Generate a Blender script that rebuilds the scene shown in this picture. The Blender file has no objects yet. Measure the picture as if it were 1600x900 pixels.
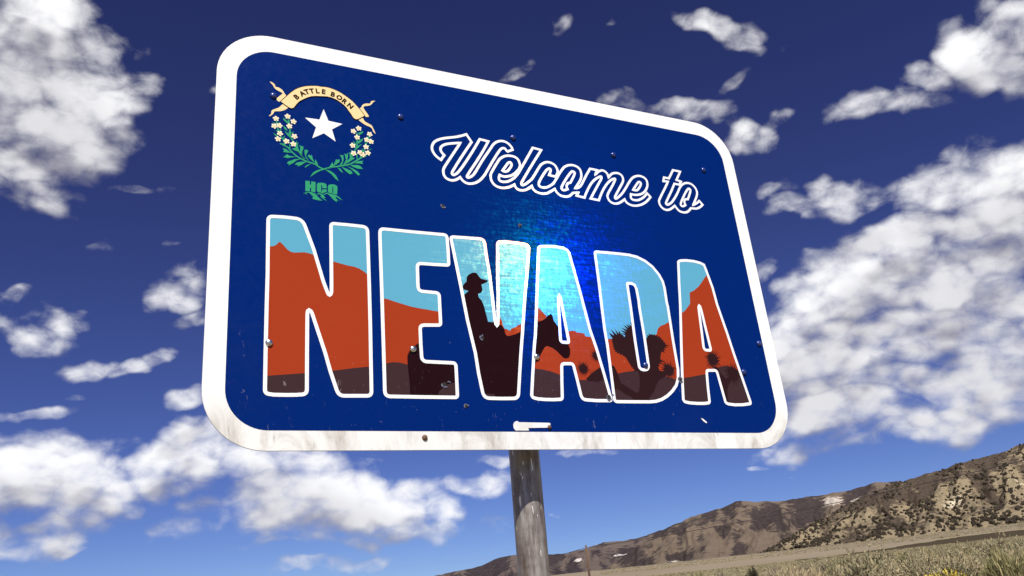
import bpy, bmesh, math, random
import numpy as np
from mathutils import Vector, Matrix, geometry
random.seed(7); rng = np.random.default_rng(7)
R = math.radians
scene = bpy.context.scene
COL = scene.collection

# ------------------------------------------------------------------ camera
EYE = Vector((-1.0948, -2.0190, 1.679))
cam_d = bpy.data.cameras.new('camera'); cam = bpy.data.objects.new('camera', cam_d); COL.objects.link(cam)
cx = Vector((0.90257662, -0.42042758, -0.09287674)); cy = Vector((-0.07859512, -0.37300526, 0.92458136)); cz = Vector((-0.42329452, -0.82720587, -0.36970938))
cam.matrix_world = Matrix(((cx.x, cy.x, cz.x, EYE.x), (cx.y, cy.y, cz.y, EYE.y), (cx.z, cy.z, cz.z, EYE.z), (0, 0, 0, 1)))
cam_d.sensor_width = 36.0; cam_d.lens = 36 * 1284.93 / 1600
cam_d.clip_start = 0.05; cam_d.clip_end = 90000
scene.camera = cam

# ------------------------------------------------------------------ exposure
vs = scene.view_settings
scene.display_settings.display_device = 'sRGB'
vs.view_transform = 'Standard'; vs.look = 'None'; vs.gamma = 1.0; vs.use_curve_mapping = False
vs.exposure = 0.45
scene.cycles.max_bounces = 3; scene.cycles.transparent_max_bounces = 6
scene.cycles.use_denoising = True

# ------------------------------------------------------------------ sun (from the left behind the camera, high)
SUN = Vector((-0.247, -0.588, 0.770)).normalized()
sd = bpy.data.lights.new('sun', 'SUN'); sd.energy = 5.0; sd.angle = R(0.53); sd.color = (1.0, 0.955, 0.89)
so = bpy.data.objects.new('sun', sd); COL.objects.link(so)
so.rotation_euler = SUN.to_track_quat('Z', 'Y').to_euler()
so.location = (-10, -20, 40)

# ------------------------------------------------------------------ sky and clouds (world)
CLOUDS = "-7.6,36.4,3.03,2.88,38 -6.3,33.3,3.95,3.52,20 -2.6,33,2.34,1.42,26 -4.6,30.8,3.57,2.37,9 -7.2,28.9,2.45,1.68,16 -6.6,26.9,2.79,1.14,5 -3.8,26.8,1.19,0.62,19w 0.2,28.5,1.18,0.32,13w 3.3,22.4,1.7,1.07,21 4.5,20.6,1.09,0.58,24w -5.4,19.2,2.26,1.15,-2 -6.5,20.8,0.81,0.38,6 -1.7,16.8,1.41,0.63,2 0.7,16.8,1.46,0.48,13 2.7,17.6,1.13,0.49,18 -2.5,15.4,0.69,0.27,1 -4.3,14.5,1.52,0.31,8 4.5,15,1.3,0.66,22 -3.2,10.4,5.08,2.28,-8 -5.3,12.2,1.97,0.8,-6 -0.7,9.5,2.83,1.34,-9 0.6,10.5,2.87,1.15,-2 4.7,11.1,4.5,2.02,12 8.3,11.9,3.17,1.24,3 14.6,11.1,2.52,0.38,-3w 6.6,7.9,3.59,0.88,9 12.8,9.3,5.38,2.28,-12 12.4,7.6,5.1,1.53,-6 16.6,7.7,3.79,1.64,-10 18.8,7.9,2.56,1.65,-15 15.3,6.2,6.61,1.13,-7 20.8,6.9,1.54,0.99,-6 12,5.9,3.61,0.4,-1 23.3,8.4,2.24,0.84,6 24.2,6,1.29,0.54,-5 24.2,10.2,1.31,0.38,-5w -3,7.1,3.06,1.11,9 -4.9,6.6,1.73,0.78,1 -1.8,6.1,1.05,0.3,8 1.7,8.2,0.85,0.39,7 4.7,7.1,0.81,0.31,7 2.1,6.7,1.15,0.26,0w -2.4,5.1,0.6,0.14,-4w 13.6,4.1,3.62,0.51,-1 11.6,4,1.59,0.31,-5 30.8,9.7,2.43,0.3,-6w 46.4,36.3,2.68,0.78,-27 47.6,35.2,1.61,0.62,-28 50.8,33.9,0.97,0.37,-49w 45.9,32.7,1.77,0.42,20w 33,39.5,0.59,0.56,-17w 38.1,38.5,0.59,0.24,-31w 40.7,32.2,3.47,0.79,-21 45.8,28.8,1.82,1.07,-32 48.1,29.3,1.33,0.5,10w 61.3,30.1,1.69,1.5,-13 64.1,29.8,2.16,2,33 62.5,28,2.09,1.33,-17 58.8,28.8,1.27,0.97,-32 54.8,28.4,2.84,0.95,-12 58.3,27.3,1.4,0.53,-23w 52.3,23.4,2.63,0.98,-4 48.9,23.6,1.59,0.54,-26 58.3,22.6,3.08,1.72,-9 60.9,21.1,3.04,2.92,86 59,18.5,3.68,2.31,-19 53.7,19.7,3.7,1.76,13 50.7,18.2,4.41,2.12,8 56,17.3,4.2,2.37,-16 53.6,14.1,5.4,1.75,-6 47.3,15.6,3.39,2.39,12 58.1,13.1,3.64,3.43,-1 47.7,12.9,4.07,2.27,-10 52.8,11.1,5.36,1.26,-11 57.2,10.2,3.32,1.65,-4 47.9,10,4.22,1.85,-4 52.6,9.2,3.24,1.15,1 47.3,8.5,4.22,1.12,-4 54.8,9.1,4.15,1.51,-1 54.9,8,0.99,0.33,12 43.4,9.1,0.88,0.37,-8 45.9,20.4,1.22,0.59,9w 47.4,25,0.97,0.33,-26w 42.5,7.9,0.64,0.2,-8 28.2,6.2,0.43,0.17,-6w 44.7,6.8,0.39,0.12,-8w -2.9,19.6,0.69,0.24,4w -2.1,24.2,1.07,0.32,18w 2.4,25,0.76,0.37,5w -5.8,18,0.98,0.38,4w 28.9,36.2,1.12,0.34,13w 4.8,35,0.73,0.38,47w"

class NT:
    """small helper to write node trees"""
    def __init__(s, tree): s.t = tree; s.n = tree.nodes; s.l = tree.links
    def node(s, typ, **kw):
        nd = s.n.new(typ)
        for k, v in kw.items(): setattr(nd, k, v)
        return nd
    def put(s, sock, v):
        if hasattr(v, 'is_output'): s.l.new(v, sock)
        elif v is not None: sock.default_value = v
    def math(s, op, a, b=None, c=None, clamp=False):
        nd = s.n.new('ShaderNodeMath'); nd.operation = op; nd.use_clamp = clamp
        for i, v in enumerate((a, b, c)): 
            if v is not None: s.put(nd.inputs[i], v)
        return nd.outputs[0]
    def vec(s, op, a, b=None, scale=None):
        nd = s.n.new('ShaderNodeVectorMath'); nd.operation = op
        s.put(nd.inputs[0], a)
        if b is not None: s.put(nd.inputs[1], b)
        if scale is not None: s.put(nd.inputs['Scale'], scale)
        return nd.outputs['Value'] if op in ('DOT_PRODUCT', 'LENGTH') else nd.outputs[0]
    def noise(s, v, scale, detail=2, rough=.5, dist=0, color=False, lac=2.0):
        nd = s.n.new('ShaderNodeTexNoise'); nd.noise_dimensions = '3D'
        if v is not None: s.put(nd.inputs['Vector'], v)
        nd.inputs['Scale'].default_value = scale; nd.inputs['Detail'].default_value = detail
        nd.inputs['Roughness'].default_value = rough; nd.inputs['Distortion'].default_value = dist; nd.inputs['Lacunarity'].default_value = lac
        return nd.outputs['Color' if color else 0]
    def ramp(s, v, a, b, lo=0.0, hi=1.0, smooth=True):
        nd = s.n.new('ShaderNodeMapRange'); nd.interpolation_type = 'SMOOTHSTEP' if smooth else 'LINEAR'
        s.put(nd.inputs['Value'], v)
        for k, x in zip(('From Min', 'From Max', 'To Min', 'To Max'), (a, b, lo, hi)): s.put(nd.inputs[k], x)
        return nd.outputs['Result']
    def mix(s, f, a, b, typ='MIX'):
        nd = s.n.new('ShaderNodeMix'); nd.data_type = 'RGBA'; nd.blend_type = typ
        s.put(nd.inputs['Factor'], f)
        for nm, v in (('A', a), ('B', b)):
            sk = [i for i in nd.inputs if i.name == nm and i.type == 'RGBA'][0]
            if isinstance(v, tuple) and len(v) == 3: v = (*v, 1)
            s.put(sk, v)
        return [o for o in nd.outputs if o.type == 'RGBA'][0]

def cloud_rows():
    rows = []
    for row in CLOUDS.split():
        wisp = row.endswith('w'); az, el, rx, ry, rot = map(float, row.rstrip('w').split(','))
        a_, e_ = R(az), R(el)
        D = Vector((math.sin(a_) * math.cos(e_), math.cos(a_) * math.cos(e_), math.sin(e_)))
        E = Vector((math.cos(a_), -math.sin(a_), 0)); Nn = E.cross(D)
        if Nn.z < 0: Nn = -Nn
        c, s_ = math.cos(R(rot)), math.sin(R(rot))
        A = (E * c + Nn * s_) / (R(rx) * 1.3); B = (Nn * c - E * s_) / (R(ry) * 1.3)
        hx = math.hypot(rx * c, ry * s_) * 1.3 * 1.35 + 1.6; hy = math.hypot(rx * s_, ry * c) * 1.3 * 1.35 + 1.6
        hx /= max(.3, math.cos(e_))
        cls = 'wisp' if wisp else ('small' if min(rx, ry) < .62 else 'mid' if min(rx, ry) < 1.25 else 'big')
        rows.append((cls, az - hx, az + hx, el - hy - 1.7, el + hy, tuple(A), tuple(B)))
    return rows

def build_world():
    w = bpy.data.worlds.new('World'); scene.world = w; w.use_nodes = True
    k = NT(w.node_tree)
    for nd in list(k.n): k.n.remove(nd)
    sky = k.node('ShaderNodeTexSky'); sky.sky_type = 'NISHITA'; sky.sun_disc = False
    sky.sun_elevation = math.asin(SUN.z); sky.sun_rotation = math.atan2(SUN.x, SUN.y)
    sky.altitude = 1900; sky.air_density = 1.0; sky.dust_density = 0.3; sky.ozone_density = 3.0
    tc = k.node('ShaderNodeTexCoord'); dr = tc.outputs['Generated']
    sc = k.node('ShaderNodeSeparateColor'); k.put(sc.inputs[0], sky.outputs[0]); cc = k.node('ShaderNodeCombineColor')
    for i, (p_, c_) in enumerate(((1.22, .250), (1.40, .188), (1.32, .316))):      # the dry high-desert sky: deep at the top, clear blue low down
        k.put(cc.inputs[i], k.math('MULTIPLY', k.math('POWER', sc.outputs[i], p_), c_))
    skyc = cc.outputs[0]
    fwd = k.vec('DOT_PRODUCT', dr, (0.4233, 0.8272, 0.3697))
    # noise, once for the ray and once a little nearer the sun; round puffs only where the cloud map below is used
    def probe(rich):
        res = []
        for v in (dr, k.vec('ADD', dr, (-.006, -.012, .034))):
            warp = k.vec('SCALE', k.vec('SUBTRACT', k.noise(v, 9, 3, .55, color=True), (.5, .5, .5)), scale=.075)
            d = k.vec('ADD', v, warp)
            flatv = k.vec('MULTIPLY', v, (1, 1, 1.5))
            n = k.math('MULTIPLY', k.math('SUBTRACT', k.noise(flatv, 11, 3, .55, .1), .5), 2.1)
            fine = k.math('MULTIPLY', k.math('SUBTRACT', k.noise(flatv, 38, 6 if rich else 2, .60, .35), .5), 1.6)
            if rich:
                vo = k.node('ShaderNodeTexVoronoi'); vo.feature = 'F1'; k.put(vo.inputs['Vector'], k.vec('ADD', flatv, k.vec('SCALE', warp, scale=.5)))
                vo.inputs['Scale'].default_value = 23; vo.inputs['Detail'].default_value = 1.0; vo.inputs['Roughness'].default_value = .45
                n = k.math('ADD', n, k.math('MULTIPLY', k.math('SUBTRACT', .48, vo.outputs['Distance']), 1.15))
            # scattered cumulus goes on all round beyond the clouds in view
            gen = k.noise(k.vec('MULTIPLY', v, (1, 1, 1.6)), 3.4, 3, .55)
            gc = k.math('MULTIPLY_ADD', k.math('SUBTRACT', gen, .575), 9.0, k.ramp(fwd, .73, .80, 0, -6))
            gc = k.math('MINIMUM', k.math('MAXIMUM', gc, -1.2), 1.0)
            res.append((d, n, gc, fine))
        return res
    PLAIN, RICH = probe(False), probe(True)
    def background(rows):
        """one patch of sky with the clouds that can reach it, as a node group"""
        g = bpy.data.node_groups.new('sky_patch', 'ShaderNodeTree'); q_ = NT(g)
        for nm, ty in (('D0', 'Vector'), ('N0', 'Float'), ('G0', 'Float'), ('D1', 'Vector'), ('N1', 'Float'), ('G1', 'Float'), ('Sky', 'Color'), ('F0', 'Float'), ('F1', 'Float')):
            g.interface.new_socket(nm, in_out='INPUT', socket_type='NodeSocket' + ty)
        g.interface.new_socket('Shader', in_out='OUTPUT', socket_type='NodeSocketShader')
        gi = q_.node('NodeGroupInput'); go = q_.node('NodeGroupOutput'); I = gi.outputs
        dens = []
        for d, n, gc in ((I[0], I[1], I[2]), (I[3], I[4], I[5])):
            acc = {}
            for wisp, *_, A, B in rows:
                qa = q_.vec('DOT_PRODUCT', d, A); qb = q_.vec('DOT_PRODUCT', d, B)
                q = q_.math('MULTIPLY_ADD', qb, qb, q_.math('MULTIPLY', qa, qa))
                acc[wisp] = q if wisp not in acc else q_.math('MINIMUM', acc[wisp], q)
            core = gc
            for wisp, q in acc.items():
                c = q_.math('MULTIPLY_ADD', q, *{'wisp': (-.7, .45), 'small': (-1.0, .85), 'mid': (-1.3, 1.2), 'big': (-1.7, 1.7)}[wisp])
                core = q_.math('MAXIMUM', core, q_.math('MINIMUM', c, {'wisp': .22, 'small': .50, 'mid': .85, 'big': 1.3}[wisp]))
            dens.append(q_.math('ADD', core, n))
        d0, d1 = dens
        # how much cloud stands above: flat bases go grey
        acc = {}; dup = q_.vec('ADD', I[0], (0, -.012, .052))
        for wisp, *_, A, B in rows:
            if wisp in ('wisp', 'small'): continue
            qa = q_.vec('DOT_PRODUCT', dup, A); qb = q_.vec('DOT_PRODUCT', dup, B)
            q = q_.math('MULTIPLY_ADD', qb, qb, q_.math('MULTIPLY', qa, qa)); acc[0] = q if not acc else q_.math('MINIMUM', acc[0], q)
        above = q_.ramp(acc[0], 1.25, .05) if acc else 0.0
        alpha = q_.ramp(q_.math('ADD', d0, I[7]), -.30, 1.45)
        # cloud standing between here and the sun shades what lies below it
        lit = q_.math('MULTIPLY_ADD', q_.math('SUBTRACT', I[7], I[8]), .28, q_.math('SUBTRACT', d0, d1))
        lit = q_.ramp(q_.math('MULTIPLY_ADD', q_.math('MAXIMUM', d1, 0), -.12, lit), -1.35, .45)
        lit = q_.math('MULTIPLY', lit, q_.math('MULTIPLY_ADD', above, -.36, 1.0))
        ccol = q_.mix(lit, (2.5, 2.45, 2.85), (7.6, 7.6, 7.7))
        bg = q_.node('ShaderNodeBackground'); q_.put(bg.inputs[0], q_.mix(q_.math('MULTIPLY', alpha, .97), I[6], ccol)); bg.inputs[1].default_value = 0.1
        q_.l.new(bg.outputs[0], go.inputs[0])
        nd = k.node('ShaderNodeGroup'); nd.node_tree = g
        pr = RICH if rows else PLAIN
        for i, s_ in enumerate((*pr[0][:3], *pr[1][:3], skyc, pr[0][3], pr[1][3])): k.put(nd.inputs[i], s_)
        return nd.outputs[0]
    def pick(f, a, b):
        mx = k.node('ShaderNodeMixShader'); k.l.new(f, mx.inputs[0]); k.l.new(a, mx.inputs[1]); k.l.new(b, mx.inputs[2]); return mx.outputs[0]
    sep = k.node('ShaderNodeSeparateXYZ'); k.put(sep.inputs[0], dr)
    def cell(rows, a0, a1, e0, e1, depth):
        rows = [r for r in rows if r[2] > a0 and r[1] < a1 and r[4] > e0 and r[3] < e1]
        if len(rows) <= 13 or depth == 0: return background(rows)
        if (a1 - a0) > 1.6 * (e1 - e0):
            m = sorted(.5 * (r[1] + r[2]) for r in rows)[len(rows) // 2]; m = min(max(m, a0 + 3), a1 - 3)
            lo, hi = cell(rows, a0, m, e0, e1, depth - 1), cell(rows, m, a1, e0, e1, depth - 1)
            f = k.math('GREATER_THAN', k.vec('DOT_PRODUCT', dr, (math.cos(R(m)), -math.sin(R(m)), 0)), 0)
        else:
            m = sorted(.5 * (r[3] + r[4]) for r in rows)[len(rows) // 2]; m = min(max(m, e0 + 2), e1 - 2)
            lo, hi = cell(rows, a0, a1, e0, m, depth - 1), cell(rows, a0, a1, m, e1, depth - 1)
            f = k.math('GREATER_THAN', sep.outputs[2], math.sin(R(m)))
        return pick(f, lo, hi)
    inner = cell(cloud_rows(), -25, 85, 0, 52, 5)
    surf = pick(k.math('GREATER_THAN', fwd, .72), background([]), inner)
    out = k.node('ShaderNodeOutputWorld'); k.l.new(surf, out.inputs[0])
    w.cycles.sampling_method = 'MANUAL'; w.cycles.sample_map_resolution = 256
build_world()

# ------------------------------------------------------------------ helpers
def link(o, parent=None):
    COL.objects.link(o)
    if parent is not None: o.parent = parent
    return o
def tag(o, label=None, cat=None, group=None, kind=None):
    for k_, v in (('label', label), ('category', cat), ('group', group), ('kind', kind)):
        if v: o[k_] = v
    return o
def mesh_obj(name, verts, faces, mat=None, parent=None, smooth=False):
    me = bpy.data.meshes.new(name); me.from_pydata([tuple(map(float, v)) for v in verts], [], [tuple(f) for f in faces])
    if mat: me.materials.append(mat)
    if smooth: me.polygons.foreach_set('use_smooth', [True] * len(me.polygons))
    me.update()
    return link(bpy.data.objects.new(name, me), parent)
def np_mesh(name, V, F, mat=None, parent=None, smooth=False, attrs=None):
    """fast mesh from numpy arrays; F is (n,3) or (n,4)"""
    V = np.asarray(V, np.float32); F = np.asarray(F, np.int32)
    me = bpy.data.meshes.new(name); n, c = F.shape
    me.vertices.add(len(V)); me.vertices.foreach_set('co', V.ravel())
    me.loops.add(n * c); me.loops.foreach_set('vertex_index', F.ravel())
    me.polygons.add(n); me.polygons.foreach_set('loop_start', np.arange(0, n * c, c, dtype=np.int32))
    me.polygons.foreach_set('use_smooth', np.full(n, smooth))
    me.update(calc_edges=True); me.validate()
    for k_, arr in (attrs or {}).items():
        a = me.attributes.new(k_, 'FLOAT', 'POINT'); a.data.foreach_set('value', np.asarray(arr, np.float32))
    if mat: me.materials.append(mat)
    return link(bpy.data.objects.new(name, me), parent)
def empty(name, loc):
    o = bpy.data.objects.new(name, None); o.location = loc; return link(o)

def new_mat(name):
    m = bpy.data.materials.new(name); m.use_nodes = True
    k = NT(m.node_tree); bs = k.n['Principled BSDF']; return m, k, bs
def simple_mat(name, col, rough=.7, metal=0.0, var=.25, scale=8.0, bump=0.0, spec=.4):
    m, k, bs = new_mat(name)
    tc = k.node('ShaderNodeTexCoord')
    n = k.noise(tc.outputs['Object'], scale, 6, .6)
    c = k.mix(n, tuple(x * (1 - var) for x in col), tuple(min(1, x * (1 + var)) for x in col))
    k.put(bs.inputs['Base Color'], c); bs.inputs['Roughness'].default_value = rough; bs.inputs['Metallic'].default_value = metal
    bs.inputs['Specular IOR Level'].default_value = spec
    if bump:
        b = k.node('ShaderNodeBump'); b.inputs['Strength'].default_value = bump; b.inputs['Distance'].default_value = .01
        k.put(b.inputs['Height'], n); k.put(bs.inputs['Normal'], b.outputs[0])
    return m

# numpy value noise
def vnoise(x, y, seed=0):
    xi, yi = np.floor(x).astype(np.int64), np.floor(y).astype(np.int64); fx, fy = x - xi, y - yi
    def h(a, b):
        v = (a * 374761393 + b * 668265263 + seed * 974634777) & 0xffffffff
        v = ((v ^ (v >> 13)) * 1274126177) & 0xffffffff; v = v ^ (v >> 16)
        return (v & 0xffff) / 65535.0
    fx = fx * fx * (3 - 2 * fx); fy = fy * fy * (3 - 2 * fy)
    a = h(xi, yi) * (1 - fx) + h(xi + 1, yi) * fx; b = h(xi, yi + 1) * (1 - fx) + h(xi + 1, yi + 1) * fx
    return a * (1 - fy) + b * fy
def fbm(x, y, oct=5, seed=0, rough=.5):
    s = np.zeros_like(np.asarray(x, float)); a = 1.0; t = 0
    for i in range(oct):
        s = s + a * vnoise(x * 2 ** i, y * 2 ** i, seed + i * 17); t += a; a *= rough
    return s / t
def ridged(x, y, oct=4, seed=0):
    s = 0; a = 1.0; t = 0
    for i in range(oct):
        s = s + a * (1 - np.abs(2 * vnoise(x * 2 ** i, y * 2 ** i, seed + i * 31) - 1)); t += a; a *= .5
    return s / t

# ------------------------------------------------------------------ ground
PR = np.array([0, 6, 10, 14, 18, 30, 60, 150, 400, 520, 650, 900, 1500, 6000, 60000.])
PZ = np.array([0, .12, .88, 1.13, 1.3, 1.66, 2.35, 4.45, 11.8, 15.7, 23.6, 37.6, 42, 60, 60.])
def ground_z(x, y, fine=True):
    x = np.asarray(x, float); y = np.asarray(y, float)
    dx, dy = x - EYE.x, y - EYE.y
    r = np.hypot(dx, dy); az = np.degrees(np.arctan2(dx, dy))
    w = np.clip((az - 5) / 22, 0, 1) * np.clip((150 - az) / 40, 0, 1); w = w * w * (3 - 2 * w)
    z = np.interp(r, PR, PZ) * (0.25 + 0.75 * w)
    if fine: z = z + (fbm(x / 6, y / 6, 4, 3) - .5) * np.clip(r / 25, 0, 1) * .22 + (fbm(x / 60, y / 60, 3, 9) - .5) * np.clip((r - 60) / 200, 0, 1) * 1.2
    return z
def ground_mat():
    m, k, bs = new_mat('dry_ground')
    geo = k.node('ShaderNodeNewGeometry'); p = geo.outputs['Position']
    a = k.noise(p, .35, 6, .65); b = k.noise(p, .02, 5, .6); c = k.noise(p, 5, 4, .6)
    straw = k.mix(a, (.20, .155, .085), (.33, .27, .155))
    c1 = k.mix(k.ramp(b, .4, .62), straw, (.175, .155, .09))
    at = k.node('ShaderNodeAttribute', attribute_name='sage')
    veg = k.ramp(k.math('ADD', at.outputs['Fac'], k.math('MULTIPLY', k.math('SUBTRACT', a, .5), .8)), .35, .65)  # mask of the darker belt across the flat, broken up by noise
    c2 = k.mix(veg, c1, k.mix(c, (.036, .026, .015), (.060, .045, .025)))
    at2 = k.node('ShaderNodeAttribute', attribute_name='fan')
    fan = k.mix(k.noise(p, .012, 6, .6), (.175, .140, .098), (.24, .195, .135))
    c3 = k.mix(at2.outputs['Fac'], c2, fan)
    k.put(bs.inputs['Base Color'], c3); bs.inputs['Roughness'].default_value = 1.0; bs.inputs['Specular IOR Level'].default_value = .1
    bp = k.node('ShaderNodeBump'); bp.inputs['Strength'].default_value = .6; bp.inputs['Distance'].default_value = .08
    k.put(bp.inputs['Height'], a); k.put(bs.inputs['Normal'], bp.outputs[0])
    return m
def polar_grid(azs, rs, zfun):
    A, Rr = np.meshgrid(np.radians(azs), rs)
    X = EYE.x + Rr * np.sin(A); Y = EYE.y + Rr * np.cos(A); Z = zfun(X, Y)
    return X, Y, Z
def grid_faces(nr, nc, wrap=False):
    i, j = np.meshgrid(np.arange(nr - 1), np.arange(nc if wrap else nc - 1), indexing='ij')
    j2 = (j + 1) % nc
    return np.stack([i * nc + j, i * nc + j2, (i + 1) * nc + j2, (i + 1) * nc + j], -1).reshape(-1, 4)[:, ::-1]
def build_ground():
    azs = np.concatenate([np.arange(-180, 0, 6.), np.arange(0, 28, 1.), np.arange(28, 66, .2), np.arange(66, 100, 2.), np.arange(100, 180, 6.)])
    rs = np.concatenate([[.05], np.geomspace(1, 60, 70), np.geomspace(62, 400, 50), np.linspace(408, 960, 90), np.geomspace(1000, 60000, 40)])
    X, Y, Z = polar_grid(azs, rs, ground_z)
    r = np.hypot(X - EYE.x, Y - EYE.y); az = np.degrees(np.arctan2(X - EYE.x, Y - EYE.y))
    top = np.interp(az, [39, 41.5, 45.5, 49, 53, 56, 62], [521, 540, 556, 585, 640, 650, 655])
    n = (fbm(az * 1.7, r / 60, 4, 5) - .5) * 26
    sage = ((r > 520 + n * .4) & (r < top + n)) * 1.0  # darker belt across the flat, wider to the right
    fan = np.clip((r - top - n) / 18, 0, 1) * (r > 500)
    o = np_mesh('ground', np.stack([X, Y, Z], -1).reshape(-1, 3), grid_faces(len(rs), len(azs), True), ground_mat(), smooth=True,
                attrs={'sage': sage.ravel(), 'fan': fan.ravel()})
    tag(o, kind='structure')
build_ground()

# ------------------------------------------------------------------ hills
def hill_mat(name, veg, dark_tone2, soil, soil2, pale, fine, relief):  # veg, dark_tone2: scrub colour that also carries painted cloud shadow
    m, k, bs = new_mat(name)
    p = k.node('ShaderNodeNewGeometry').outputs['Position']
    n1 = k.noise(p, fine, 7, .68); n2 = k.noise(p, fine * .18, 5, .6); n3 = k.noise(p, fine * 3.2, 3, .6)
    at = k.node('ShaderNodeAttribute', attribute_name='soil').outputs['Fac']  # low values turn dark: scrub plus painted cloud shadow
    pa = k.node('ShaderNodeAttribute', attribute_name='pale').outputs['Fac']
    v = k.mix(n2, veg, dark_tone2); v = k.mix(k.ramp(n3, .35, .7), v, tuple(x * 1.35 for x in dark_tone2))  # dark vegetation colour, with drifting cloud shadows painted in as the same tone
    s = k.mix(n1, soil, soil2)
    f = k.ramp(k.math('ADD', at, k.math('MULTIPLY', k.math('SUBTRACT', n1, .5), 1.5)), .36, .66)
    c = k.mix(f, v, s)
    c = k.mix(k.ramp(k.math('ADD', pa, k.math('MULTIPLY', k.math('SUBTRACT', n1, .5), 1.6)), .45, .7), c, pale)
    k.put(bs.inputs['Base Color'], c); bs.inputs['Roughness'].default_value = 1.0; bs.inputs['Specular IOR Level'].default_value = .05
    bp = k.node('ShaderNodeBump'); bp.inputs['Strength'].default_value = 1.0; bp.inputs['Distance'].default_value = relief * 1.6
    k.put(bp.inputs['Height'], n1); k.put(bs.inputs['Normal'], bp.outputs[0])
    return m
def hill(name, crest, foot_el, df, dc, mat, spurs, amp, soil_shade_f, palef, seed, skew=6.0, naz=420, nt=130, back=.35, jag=.12):
    ca, ce = np.array(crest).T
    azs = np.linspace(ca[0], ca[-1], naz); ts = np.concatenate([np.linspace(0, 1, nt), 1 + np.linspace(.03, 1, 14) * back])
    A, T = np.meshgrid(azs, ts)
    fa, fe = np.array(foot_el).T
    E1 = np.interp(A, ca, ce); E0 = np.interp(A, fa, fe) - .25
    E1 = E1 + (fbm(A * 3.1, A * 0 + seed, 5, seed) - .5) * jag
    tt = np.clip(T, 0, 1)
    rd = ridged(A * spurs - tt * skew * spurs / 10, tt * 1.3 + seed, 4, seed)
    ar = A + (fbm(A * .8, tt * 3, 3, seed + 5) - .5) * 3
    rd2 = ridged(ar * spurs * 2.7 - tt * skew * .25 * spurs, tt * 2.1, 3, seed + 3)
    E = E0 + (E1 - E0) * (tt ** 1.08) + amp * (rd - .62) * np.sin(np.pi * tt ** .9) ** .8 * np.clip((E1 - E0) / 2.0, 0, 1) + amp * .33 * (rd2 - .6) * np.sin(np.pi * tt)
    D = df + (dc - df) * T
    z = EYE.z + D * np.tan(np.radians(E))
    over = np.clip((T - 1) / back, 0, 1)
    z = z - over ** 1.3 * (z - 20) * .8
    X = EYE.x + D * np.sin(np.radians(A)); Y = EYE.y + D * np.cos(np.radians(A))
    soil = soil_shade_f(A, E, tt, rd); pale = palef(A, E, tt)  # where soil is low the hill turns dark: scrub plus painted cloud shadow
    o = np_mesh(name, np.stack([X, Y, z], -1).reshape(-1, 3), grid_faces(len(ts), naz), mat, smooth=True, attrs={'soil': soil.ravel(), 'pale': pale.ravel()})
    tag(o, kind='structure')
    return A, T, X, Y, z, soil, E
def gauss(A, E, spots):
    s = 0
    for a, e, ra, re, k_ in spots: s = np.maximum(s, k_ * np.exp(-((A - a) / ra) ** 2 - ((E - e) / re) ** 2))
    return s
R1 = [(39.4, 1.95), (40.16, 2.11), (41.41, 2.36), (43.12, 2.95), (44.84, 3.69), (46.54, 4.34), (48.2, 4.94), (49.81, 5.37), (50.97, 5.55), (52.11, 5.76), (52.84, 5.8), (53.98, 6.08), (55.58, 6.23), (56.47, 6.34), (57.56, 6.63), (59.32, 7.04), (62, 7.5), (68, 7.2), (74, 5.5), (80, 3)]
R1F = [(39, 2.05), (41.77, 2.21), (45.67, 2.23), (49.43, 2.36), (52.95, 2.26), (59.47, 2.32), (80, 2.3)]
R2 = [(30.5, 1.9), (31.99, 2.63), (33.83, 3.65), (35.63, 4.43), (37.4, 4.97), (39.76, 5.38), (40.43, 5.63), (41.62, 5.44), (43.21, 5.28), (44.41, 5.33), (45.98, 5.32), (47.56, 5.42), (49.05, 5.64), (50.23, 5.54), (51.66, 5.41), (56, 5.2), (62, 4.6)]
R2F = [(30, 1.85), (33.57, 1.96), (37.72, 2.05), (41.77, 2.21), (49.43, 2.36), (62, 2.3)]
R3 = [(8, .6), (13, 1.4), (16.5, 2.2), (18.5, 2.62), (20.18, 2.94), (21.45, 3.11), (22.73, 3.19), (24.46, 3.68), (25.32, 3.76), (26.4, 3.86), (27.45, 3.64), (28.71, 3.52), (30.23, 3.73), (31.55, 4.01), (32.6, 3.94), (33.89, 4.05), (35.2, 4.36), (36.47, 4.42), (38.19, 4.72), (40.3, 4.96), (42.32, 4.91), (48, 4.5)]
m1 = hill_mat('juniper_hillside', (.046, .035, .026), (.080, .060, .044), (.21, .164, .105), (.33, .265, .165), (.64, .55, .39), .055, 6)
m2 = hill_mat('brown_ridge', (.034, .026, .027), (.060, .046, .043), (.150, .112, .084), (.22, .170, .125), (.58, .51, .43), .020, 22)
m3 = hill_mat('far_mountain', (.030, .024, .028), (.054, .042, .045), (.120, .092, .082), (.18, .140, .118), (.64, .59, .54), .010, 45)
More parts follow.
